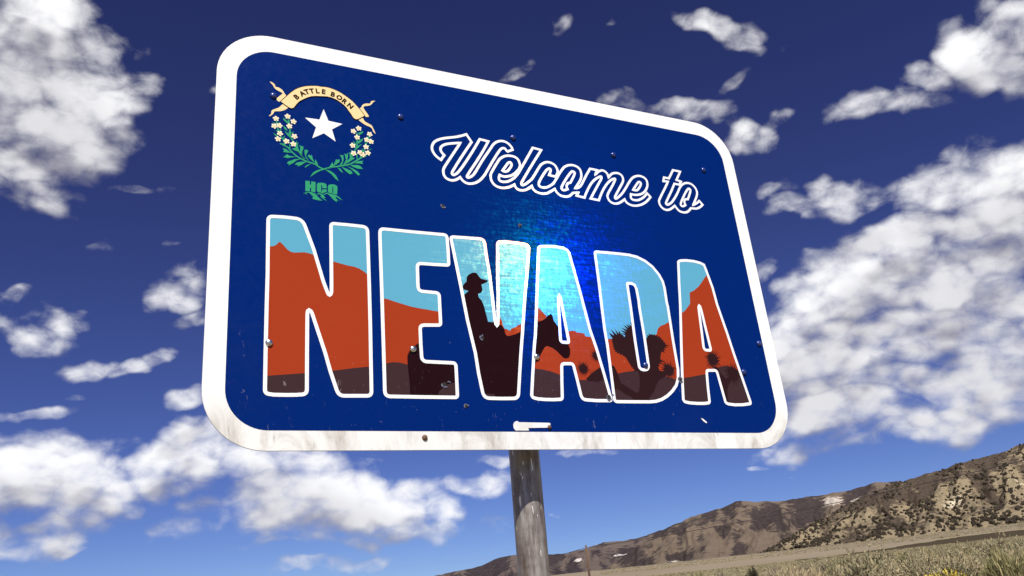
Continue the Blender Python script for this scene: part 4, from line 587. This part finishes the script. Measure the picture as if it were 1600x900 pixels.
def overlay(polys, classify):
    """planar overlay of many polygons: every output triangle goes to the key classify(set of covering polygons) gives"""
    V, E_ = [], []
    for p in polys:
        n0 = len(V); V += [Vector((round(a, 3), round(b, 3))) for a, b in p]
        E_ += [(n0 + i, n0 + (i + 1) % len(p)) for i in range(len(p))]
    v2, e2, f2, ov, oe, of = geometry.delaunay_2d_cdt(V, E_, [], 0, 1e-3)
    vv = np.array([tuple(v) for v in v2]); tri = np.array([f[:3] for f in f2]); cen = vv[tri].mean(1)
    cover = [set() for _ in f2]
    for i, p in enumerate(polys):
        for j in np.nonzero(inside(p, cen))[0]: cover[j].add(i)
    res = {}
    for f, o in zip(tri.tolist(), cover):
        k_ = classify(o) if o else None
        if k_ is not None: res.setdefault(k_, []).append(f)
    out = {}
    for k_, fs in res.items():
        used = sorted({i for f in fs for i in f}); mp = {i: j for j, i in enumerate(used)}
        tr = []
        for f in fs:
            a, b, c = (v2[i] for i in f)
            if (b - a).cross(c - a) < 0: f = f[::-1]
            tr.append([mp[i] for i in f])
        out[k_] = ([tuple(v2[i]) for i in used], tr)
    return out
def flat(name, vt, layer, mat, parent):
    v, t = vt
    return mesh_obj(name, [(x * MM - BASE.x, -layer * .00045 - BASE.y, Z0 + y * MM - BASE.z) for x, y in v], t, mat, parent)
def pieces(vt):
    """the connected pieces of a flat shape"""
    v, t = vt; par = list(range(len(v)))
    def root_(i):
        while par[i] != i: par[i] = par[par[i]]; i = par[i]
        return i
    for a, b, c in t: par[root_(a)] = root_(b); par[root_(b)] = root_(c)
    by = {}
    for f in t: by.setdefault(root_(f[0]), []).append(f)
    out = []
    for fs in by.values():
        used = sorted({i for f in fs for i in f}); mp = {i: j for j, i in enumerate(used)}
        q = ([v[i] for i in used], [[mp[i] for i in f] for f in fs])
        A = sum(abs((q[0][f[1]][0] - q[0][f[0]][0]) * (q[0][f[2]][1] - q[0][f[0]][1]) - (q[0][f[2]][0] - q[0][f[0]][0]) * (q[0][f[1]][1] - q[0][f[0]][1])) for f in q[1]) / 2
        if A > 3: out.append(q)
    return out
def fill(name, poly, layer, mat, parent): return flat(name, overlay([poly], lambda s: 0 if s else None)[0], layer, mat, parent)
def union(name, polys, layer, mat, parent): return flat(name, overlay(polys, lambda s: 0 if s else None)[0], layer, mat, parent)

# prismatic retroreflective sheeting: the print under a clear film, over tiny prisms whose facets throw the sun back with a rainbow
GL = (SUN + Vector((-0.4671, -0.7990, -0.3789))).normalized()
def sheet_mat(name, col, dirt=False, rough=.34, prism=1.0, worn=.5):
    m, k, bs = new_mat(name)
    tc = k.node('ShaderNodeTexCoord'); p = tc.outputs['Object']
    sep = k.node('ShaderNodeSeparateXYZ'); k.put(sep.inputs[0], p)
    big = k.noise(p, 1.3, 2, .5); fin = k.noise(p, 60, 5, .7)
    c = k.mix(big, tuple(x * .90 for x in col), tuple(min(1, x * 1.08) for x in col))
    # cell lattice of the film
    u = k.math('SINE', k.math('MULTIPLY', k.math('ADD', sep.outputs[0], sep.outputs[2]), 1150)); v = k.math('SINE', k.math('MULTIPLY', k.math('SUBTRACT', sep.outputs[0], sep.outputs[2]), 1150))
    cell = k.ramp(k.math('MULTIPLY', u, v), -.9, .9)
    c = k.mix(cell, k.mix(1.0, c, (.90, .90, .90), 'MULTIPLY'), c)
    # scuffs and specks
    st = k.vec('MULTIPLY', p, (1, 1, .45))
    lowf = k.ramp(sep.outputs[2], Z0 + .10, Z0 + .55, .095, .01)
    sc = k.ramp(k.math('ADD', k.noise(st, 30, 4, .8, 2.5), lowf), .735, .80)
    c = k.mix(k.math('MULTIPLY', sc, worn), c, (.55, .52, .50))
    if dirt:
        g1 = k.noise(k.vec('MULTIPLY', p, (1, 1, .5)), 9, 7, .72, .8); low = k.ramp(sep.outputs[2], Z0 + .02, Z0 + .16, 1, 0)
        f = k.math('MULTIPLY', k.ramp(g1, .40, .72), k.math('MULTIPLY_ADD', low, .80, .09))
        c = k.mix(f, c, (.34, .31, .26))
        c = k.mix(k.math('MULTIPLY', low, .16), c, (.40, .37, .32))
        f2 = k.math('MULTIPLY', k.ramp(k.noise(k.vec('MULTIPLY', p, (1, 1, .2)), 55, 4, .75), .62, .75), k.math('MULTIPLY', low, .5))
        c = k.mix(f2, c, (.16, .13, .10))
    k.put(bs.inputs['Base Color'], c); k.put(bs.inputs['Roughness'], k.ramp(fin, .3, .7, rough - .06, rough + .1))
    bs.inputs['Specular IOR Level'].default_value = .04
    bs.inputs['Coat Weight'].default_value = .14; bs.inputs['Coat Roughness'].default_value = .07; bs.inputs['Coat IOR'].default_value = 1.45
    bp = k.node('ShaderNodeBump'); bp.inputs['Strength'].default_value = .25; bp.inputs['Distance'].default_value = .006
    k.put(bp.inputs['Height'], k.noise(k.vec('MULTIPLY', p, (1, 1, 1.6)), 5, 3, .5)); k.put(bs.inputs['Coat Normal'], bp.outputs[0])
    # prism facets
    weave = k.vec('SUBTRACT', k.noise(k.vec('MULTIPLY', p, (7, 1, 90)), 2.0, 4, .6, color=True), (.5, .5, .5))
    weave2 = k.vec('SUBTRACT', k.noise(k.vec('MULTIPLY', p, (70, 1, 40)), 1.4, 3, .6, color=True), (.5, .5, .5))
    wob = k.vec('ADD', k.vec('SCALE', weave, scale=.095), k.vec('SCALE', weave2, scale=.085))
    tint = tuple(min(1, x * .9 + e_) for x, e_ in zip(col, (0, .004, .004)))
    sh = bs.outputs[0]
    for ch, off, rg, wt in ((0, (.030, 0, -.026), .150, .0060), (1, (.014, 0, -.012), .150, .0078), (2, (-.008, 0, .004), .162, .0120)):
        gl = k.node('ShaderNodeBsdfAnisotropic'); gl.distribution = 'GGX'
        cc = [0, 0, 0]; cc[ch] = wt * prism * tint[ch] * 1.0
        k.put(gl.inputs['Color'], (*cc, 1)); gl.inputs['Roughness'].default_value = rg
        n = k.vec('NORMALIZE', k.vec('ADD', tuple(GL[i] + off[i] for i in range(3)), wob)); k.put(gl.inputs['Normal'], n)
        ad = k.node('ShaderNodeAddShader'); k.l.new(sh, ad.inputs[0]); k.l.new(gl.outputs[0], ad.inputs[1]); sh = ad.outputs[0]
    k.l.new(sh, k.n['Material Output'].inputs['Surface'])
    return m
WHITE = sheet_mat('white_sheeting', (.80, .80, .78), dirt=True, worn=.12)
LINE = sheet_mat('white_line_print', (.80, .80, .79), worn=.1)
BLUE = sheet_mat('blue_sheeting', (.0003, .0150, .128), worn=.16, rough=.3)
SKYP = sheet_mat('sky_print', (.095, .335, .47), worn=.12)
MESA = sheet_mat('red_rock_print', (.31, .036, .009), worn=.30)
SOIL = sheet_mat('dark_ground_print', (.042, .0205, .0222), worn=.28)
SILH = sheet_mat('silhouette_print', (.0145, .0035, .0042), worn=.06, prism=.15)
TREE = sheet_mat('joshua_print', (.024, .0085, .0085), worn=.05, prism=.15)
CREAM = sheet_mat('cream_print', (.80, .60, .31), worn=.1)
FLOW = sheet_mat('flower_print', (.80, .74, .58), worn=.05)
INK = sheet_mat('brown_ink', (.018, .007, .004), worn=.05, prism=.3)
GREEN = sheet_mat('green_print', (.032, .29, .135), worn=.1)

def rrect(x0, x1, z0, z1, r, n=14):
    P = []
    for (a, b, s) in ((x1 - r, z1 - r, 0), (x0 + r, z1 - r, 90), (x0 + r, z0 + r, 180), (x1 - r, z0 + r, 270)):
        for j in range(n + 1): t = R(s + 90 * j / n); P.append((a + r * math.cos(t), b + r * math.sin(t)))
    return P
def extrude_poly(name, P, y0, y1, mat, parent):
    n = len(P); V = [(x * MM - BASE.x, y0 - BASE.y, Z0 + z * MM) for x, z in P] + [(x * MM - BASE.x, y1 - BASE.y, Z0 + z * MM) for x, z in P]
    F = [tuple(range(n)), tuple(range(2 * n - 1, n - 1, -1))] + [(i, i + n, (i + 1) % n + n, (i + 1) % n) for i in range(n)]
    return mesh_obj(name, V, F, mat, parent)
def lathe(name, prof, seg, mat, smooth=True):
    """profile of (radius, height) turned about -Y"""
    V, F = [], []
    for r_, h_ in prof:
        for s in range(seg): a = 2 * math.pi * s / seg; V.append((r_ * math.cos(a), -h_, r_ * math.sin(a)))
    for i in range(len(prof) - 1):
        for s in range(seg): F.append((i * seg + s, i * seg + (s + 1) % seg, (i + 1) * seg + (s + 1) % seg, (i + 1) * seg + s))
    me = bpy.data.meshes.new(name); me.from_pydata(V, [], F); me.materials.append(mat)
    me.polygons.foreach_set('use_smooth', [smooth] * len(F)); me.update(); return me

def build_sign():
    root = empty('road_sign', BASE)
    tag(root, 'large blue road sign on a steel post reading Welcome to Nevada', 'road sign')
    alu = simple_mat('aluminium', (.55, .55, .56), .45, .9, .12, 12)
    galv_m, k, bs = new_mat('galvanised_post')
    tc = k.node('ShaderNodeTexCoord'); p = tc.outputs['Object']
    st = k.noise(k.vec('MULTIPLY', p, (1, 1, .12)), 55, 6, .7); bl = k.noise(p, 14, 5, .65); ch = k.noise(k.vec('MULTIPLY', p, (1, 1, .22)), 105, 2, .5)
    c = k.mix(k.ramp(bl, .3, .7), (.135, .100, .080), (.25, .215, .190)); c = k.mix(k.ramp(st, .42, .7), c, (.40, .375, .35))
    c = k.mix(k.ramp(st, .30, .42, .75, 0), c, (.11, .075, .055))
    c = k.mix(k.ramp(ch, .685, .70), c, (.80, .78, .74))
    c = k.mix(k.ramp(k.noise(p, 75, 2, .5), .76, .78), c, (.04, .03, .03))
    k.put(bs.inputs['Base Color'], c); bs.inputs['Metallic'].default_value = .5; k.put(bs.inputs['Roughness'], k.ramp(bl, .3, .7, .36, .55))
    bp = k.node('ShaderNodeBump'); bp.inputs['Strength'].default_value = .35; bp.inputs['Distance'].default_value = .002; k.put(bp.inputs['Height'], st); k.put(bs.inputs['Normal'], bp.outputs[0])

    # ---- panel, border, field
    W2, HH = 914.4, 1219.2
    panel = extrude_poly('panel', rrect(-W2, W2, 0, HH, 152), 0.0, .0032, alu, root)
    border = fill('border', rrect(-W2 + .6, W2 - .6, .6, HH - .6, 151.4), 1, WHITE, root)
    fi = rrect(-861.5, 865.5, 50, 1164, 103)
    fill('blue_field', fi, 2, BLUE, root)

    # ---- big letters with the desert scene inside
    mesa = pts2(ART['mesa']); grd = pts2(ART['ground']); rider = pts2(ART['rider'])
    pat = [pts2(s) for s in ART['patches']]; trunks = [pts2(s) for s in ART['trunks']]
    g = random.Random(5); tufts = []
    for q in pts3(ART['clusters']):
        x, y, r_ = q; n = 25; P = []
        for i in range(2 * n):
            a = math.pi * i / n + g.uniform(-.05, .05); rr = r_ * (.55 + g.uniform(-.08, .06)) if i % 2 == 0 else r_ * g.uniform(.85, 1.28)
            P.append((x + rr * math.cos(a), y + rr * math.sin(a)))
        tufts.append(P)
    def clip_y(P, lo):   # keep the prints inside the lettering's band
        return P
    for key, outs in ART['letters'].items():
        outl = [fillet(pts3(s)) for s in outs]
        lines = ribbon_polys = []
        x0 = min(p[0] for p in outl[0]) - 30; x1 = max(p[0] for p in outl[0]) + 30
        def hit(P): return min(p[0] for p in P) < x1 and max(p[0] for p in P) > x0
        polys = [outl[0]]; role = ['in']
        if len(outl) > 1: polys.append(outl[1]); role.append('hole')
        for nm, lst in (('mesa', [mesa]), ('ground', [grd]), ('rider', [rider]), ('patch', pat), ('tree', trunks + tufts)):
            for P in lst:
                if hit(P): polys.append(P); role.append(nm)
        def cls(s):
            rs = {role[i] for i in s}
            if 'in' not in rs or 'hole' in rs: return None
            for nm in ('tree', 'patch', 'rider', 'ground', 'mesa'):
                if nm in rs: return 'ground' if nm == 'patch' else nm
            return 'sky'
        ov = overlay(polys, cls)
        q = []
        for P in outl: q += ribbon_quads(P, 9.6)
        part = union('letter', q, 4, LINE, root)
        part['label'] = 'letter %s outlined in white and filled with a desert scene' % key[0]
        for nm, obn, mt in (('sky', 'sky_print', SKYP), ('mesa', 'red_rock_print', MESA), ('ground', 'ground_print', SOIL), ('rider', 'rider_print', SILH), ('tree', 'joshua_tree_print', TREE)):
            for pc in (pieces(ov[nm]) if nm in ov else []): flat(obn, pc, 3, mt, part)
    # ---- script lettering
    q1, q2 = [], []
    for i, s in enumerate(ART['script']):
        P = catmull(pts3(s), True, 4); (q2 if i >= 5 else q1).extend(ribbon_quads(P, 8.2))
    union('welcome_lettering', q1, 3, LINE, root); union('to_lettering', q2, 3, LINE, root)
    # ---- emblem
    def poly_part(name, s, layer, mat, parent, sm=False, line=None):
        P = catmull(pts3(s), True, 4) if sm else pts2(s)
        return fill(name, P, layer, mat, parent)
    star = poly_part('star', ART['star'], 3, LINE, root); star['label'] = 'white five-pointed star'
    ban = poly_part('banner', ART['banner'][0], 5, CREAM, root, True); ban['label'] = 'cream arched banner reading BATTLE BORN'
    for s in ART['folds']: poly_part('banner_fold', s, 4, CREAM, ban, True)
    for s in ART['tails']: poly_part('banner_tail', s, 3, CREAM, ban, True)
    edge = [catmull(pts3(ART['banner'][0]), True, 4)]
    flat('banner_edge', overlay(ribbon_quads(edge[0], 1.6), lambda s: 0 if s else None)[0], 6, INK, ban)
    C = pts2(ART['btext'])
    for i, chr_ in enumerate('BATTLEBORN'):
        cu = bpy.data.curves.new('glyph', 'FONT'); cu.body = chr_; cu.size = 1; cu.offset = .045; cu.resolution_u = 3
        ob = bpy.data.objects.new('glyph', cu); COL.objects.link(ob); bpy.context.view_layer.update()
        dg = bpy.context.evaluated_depsgraph_get(); me = bpy.data.meshes.new_from_object(ob.evaluated_get(dg))
        co = np.array([v.co[:2] for v in me.vertices]); tri = []
        for pl in me.polygons:
            vs_ = list(pl.vertices)
            for j in range(1, len(vs_) - 1): tri.append([vs_[0], vs_[j], vs_[j + 1]])
        bpy.data.objects.remove(ob); bpy.data.curves.remove(cu); bpy.data.meshes.remove(me)
        mn, mx = co.min(0), co.max(0); co = (co - (mn + mx) / 2) / (mx[1] - mn[1]) * 17.0; co[:, 0] *= 1.02
        a = Vector(C[max(i - 1, 0)]); b = Vector(C[min(i + 1, len(C) - 1)]); ang = math.atan2(b.y - a.y, b.x - a.x)
        ca, sa = math.cos(ang), math.sin(ang)
        vt = [(C[i][0] + x * ca - y * sa, C[i][1] + x * sa + y * ca) for x, y in co]
        tr = []
        for t in tri:
            A_, B_, C_ = (Vector(vt[j]) for j in t); tr.append(t if (B_ - A_).cross(C_ - A_) > 0 else t[::-1])
        flat('banner_letter', (vt, tr), 6, INK, ban)
    sprig = union('sprig', [qd for s in ART['stems'] for qd in ribbon_quads(catmull(pts3(s), False, 3), 4.2, False)], 3, GREEN, root)
    sprig['label'] = 'green leafy sprays with cream flowers below the star'
    for s in ART['leaves']: poly_part('leaf', s, 4, GREEN, sprig)
    for i, (x, y) in enumerate(pts2(ART['flowers'])):
        P = []; s0 = g.uniform(0, 6.28)
        for j in range(40):
            a = 2 * math.pi * j / 40; rr = 8.8 * (.40 + .60 * abs(math.cos(2.5 * (a + s0))) ** .55); P.append((x + rr * math.cos(a), y + rr * math.sin(a)))
        fill('flower', P, 5, FLOW, sprig)
        fill('flower_centre', [(x + 4.2 * math.cos(t), y + 4.2 * math.sin(t)) for t in (math.pi * j / 6 for j in range(12))], 6, CREAM, sprig)
    hc = poly_part('emblem_letter', ART['hco'][0], 3, GREEN, root)
    for s in ART['hco'][1:]: poly_part('emblem_letter', s, 3, GREEN, root)
    for s in ART['mount']: poly_part('emblem_mountain', s, 3, GREEN, root)

    # ---- bolts, bullet holes, a strip of torn film
    steel = simple_mat('bolt_steel', (.62, .61, .60), .28, 1.0, .2, 90)
    bluebolt = simple_mat('bolt_blue_film', (.03, .05, .20), .22, .3, .15, 90, spec=.6)
    dome = [(9.6, 0), (9.6, 1.0), (9.0, 3.0), (7.3, 4.9), (4.6, 6.2), (2.0, 6.7), (.01, 6.8)]
    dm = [lathe('bolt_head', [(a * MM, b * MM) for a, b in dome], 20, m_) for m_ in (steel, bluebolt)]
    wash = [(13.5, 0), (13.5, .7), (12.5, 1.0), (9.4, 1.0)]
    wm = lathe('washer', [(a * MM, b * MM) for a, b in wash], 24, BLUE)
    def put(name, me, x, z, layer, parent=root, rot=0):
        o = bpy.data.objects.new(name, me); o.location = Vector((x * MM, -layer * .00045, Z0 + z * MM)) - BASE
        if rot: o.rotation_euler.y = rot
        return link(o, parent)
    for i, (x, z) in enumerate(pts2(ART['bolts'])):
        put('bolt', dm[0 if i in (5, 6, 7) else 1], x, z, 4)
    dark = simple_mat('bare_hole', (.012, .010, .010), .8, var=.2); bare = simple_mat('bare_metal', (.42, .40, .37), .35, .9, .3, 300)
    rust = simple_mat('rusty_bolt', (.16, .09, .06), .7, .5, .4, 200)
    def jag(r0, r1, n, seed, a0=0, a1=2 * math.pi):
        gg = random.Random(seed); P = []
        for j in range(n): a = a0 + (a1 - a0) * j / (n - 1); rr = r1 * gg.uniform(.75, 1.15); P.append((rr * math.cos(a), rr * math.sin(a)))
        for j in reversed(range(n)): a = a0 + (a1 - a0) * j / (n - 1); rr = r0 * gg.uniform(.8, 1.15); P.append((rr * math.cos(a), rr * math.sin(a)))
        return P
    for i, (x, z) in enumerate(pts2(ART['holes'])):
        if i == 8:
            put('bolt', lathe('rusty_head', [(a * MM * .8, b * MM * .8) for a, b in dome], 16, rust), x, z, 2)['label'] = 'rusty bolt in the lower white border'; continue
        if i == 7:
            put('bolt', dm[1], x, z, 4, ); continue
        s = (7, 5.5, 7, 8.5, 9, 8, 6, 0, 0)[i]
        P = [(s * .75 * math.cos(t) * random.uniform(.8, 1.15), s * .75 * math.sin(t) * random.uniform(.8, 1.15)) for t in (2 * math.pi * j / 14 for j in range(14))]
        h_ = fill('bullet_hole', [(x + a, z + b) for a, b in P], 6, dark, root)
        fill('bare_rim', [(x + a, z + b) for a, b in jag(s * .72, s * 1.25, 12, i, (2.6, 0, 1.2, 2.9, 2.2, 0.3, 0)[i], (5.9, 4.5, 5.0, 5.6, 5.9, 6.0, 4.0)[i])], 7, bare, h_)
        if i in (3, 4): fill('bare_rim', [(x + s * 1.5 + a, z + s * .6 + b) for a, b in jag(2, s * .6, 9, i + 20, 0, 3.0)], 7, bare, h_)
    t_ = poly_part('torn_film', ART['tapes'][0], 5, WHITE, root); t_['label'] = 'torn strip of white film above the lower border'
    put('bolt', lathe('torn_head', [(a * MM * .62, b * MM * .8) for a, b in dome], 14, rust), 11, 63, 5)['label'] = 'rusty screw at the end of the torn strip'
    fill('torn_film', [(x, z) for x, z in ((548, 95), (556, 93), (569, 82), (566, 79), (555, 86))], 5, LINE, root)

    # ---- rails, clamps and post behind
    for z in (1013, 268):
        P = [(-840, z - 32), (840, z - 32), (840, z + 32), (-840, z + 32)]
        rail = extrude_poly('rail', P, .0036, .046, alu, root)
        V, F = tube([(-.005 + .062 * math.cos(t), .14 + .062 * math.sin(t), 0) for t in (R(-100 + 20 * j) for j in range(20))], .006, 8)
        V = [Vector((v.x - BASE.x, v.y - BASE.y, Z0 + z * MM + v.z)) for v in V]
        mesh_obj('clamp', V, F, steel, rail, True)
        for sx in (-.055, .045):
            V, F = tube([(sx - BASE.x, .046 - BASE.y, Z0 + z * MM), (sx - BASE.x, .14 - BASE.y, Z0 + z * MM)], .006, 8); mesh_obj('clamp_bolt', V, F, steel, rail, True)
    seg = 40; r0, r1 = .0445, .0405; path = [(-.25, 0), (.5, 0), (1.2, 0), (1.8, 0), (2.4, 0), (Z0 + 1.16, 0)]
    V, F = [], []; zt = Z0 + 1.16
    for z, _ in path:
        cx_ = (z / 2.12) * (-.005 - BASE.x) if z < 2.12 else (-.005 - BASE.x) + (z - 2.12) * .0175
        for s in range(seg): a = 2 * math.pi * s / seg; V.append((cx_ + r0 * math.cos(a), r0 * math.sin(a), z))
    for i in range(len(path) - 1):
        for s in range(seg): F.append((i * seg + s, i * seg + (s + 1) % seg, (i + 1) * seg + (s + 1) % seg, (i + 1) * seg + s))
    F.append(tuple((len(path) - 1) * seg + s for s in range(seg)))
    o = mesh_obj('post', V, F, galv_m, root, True); o['label'] = 'scuffed galvanised steel post'
build_sign()
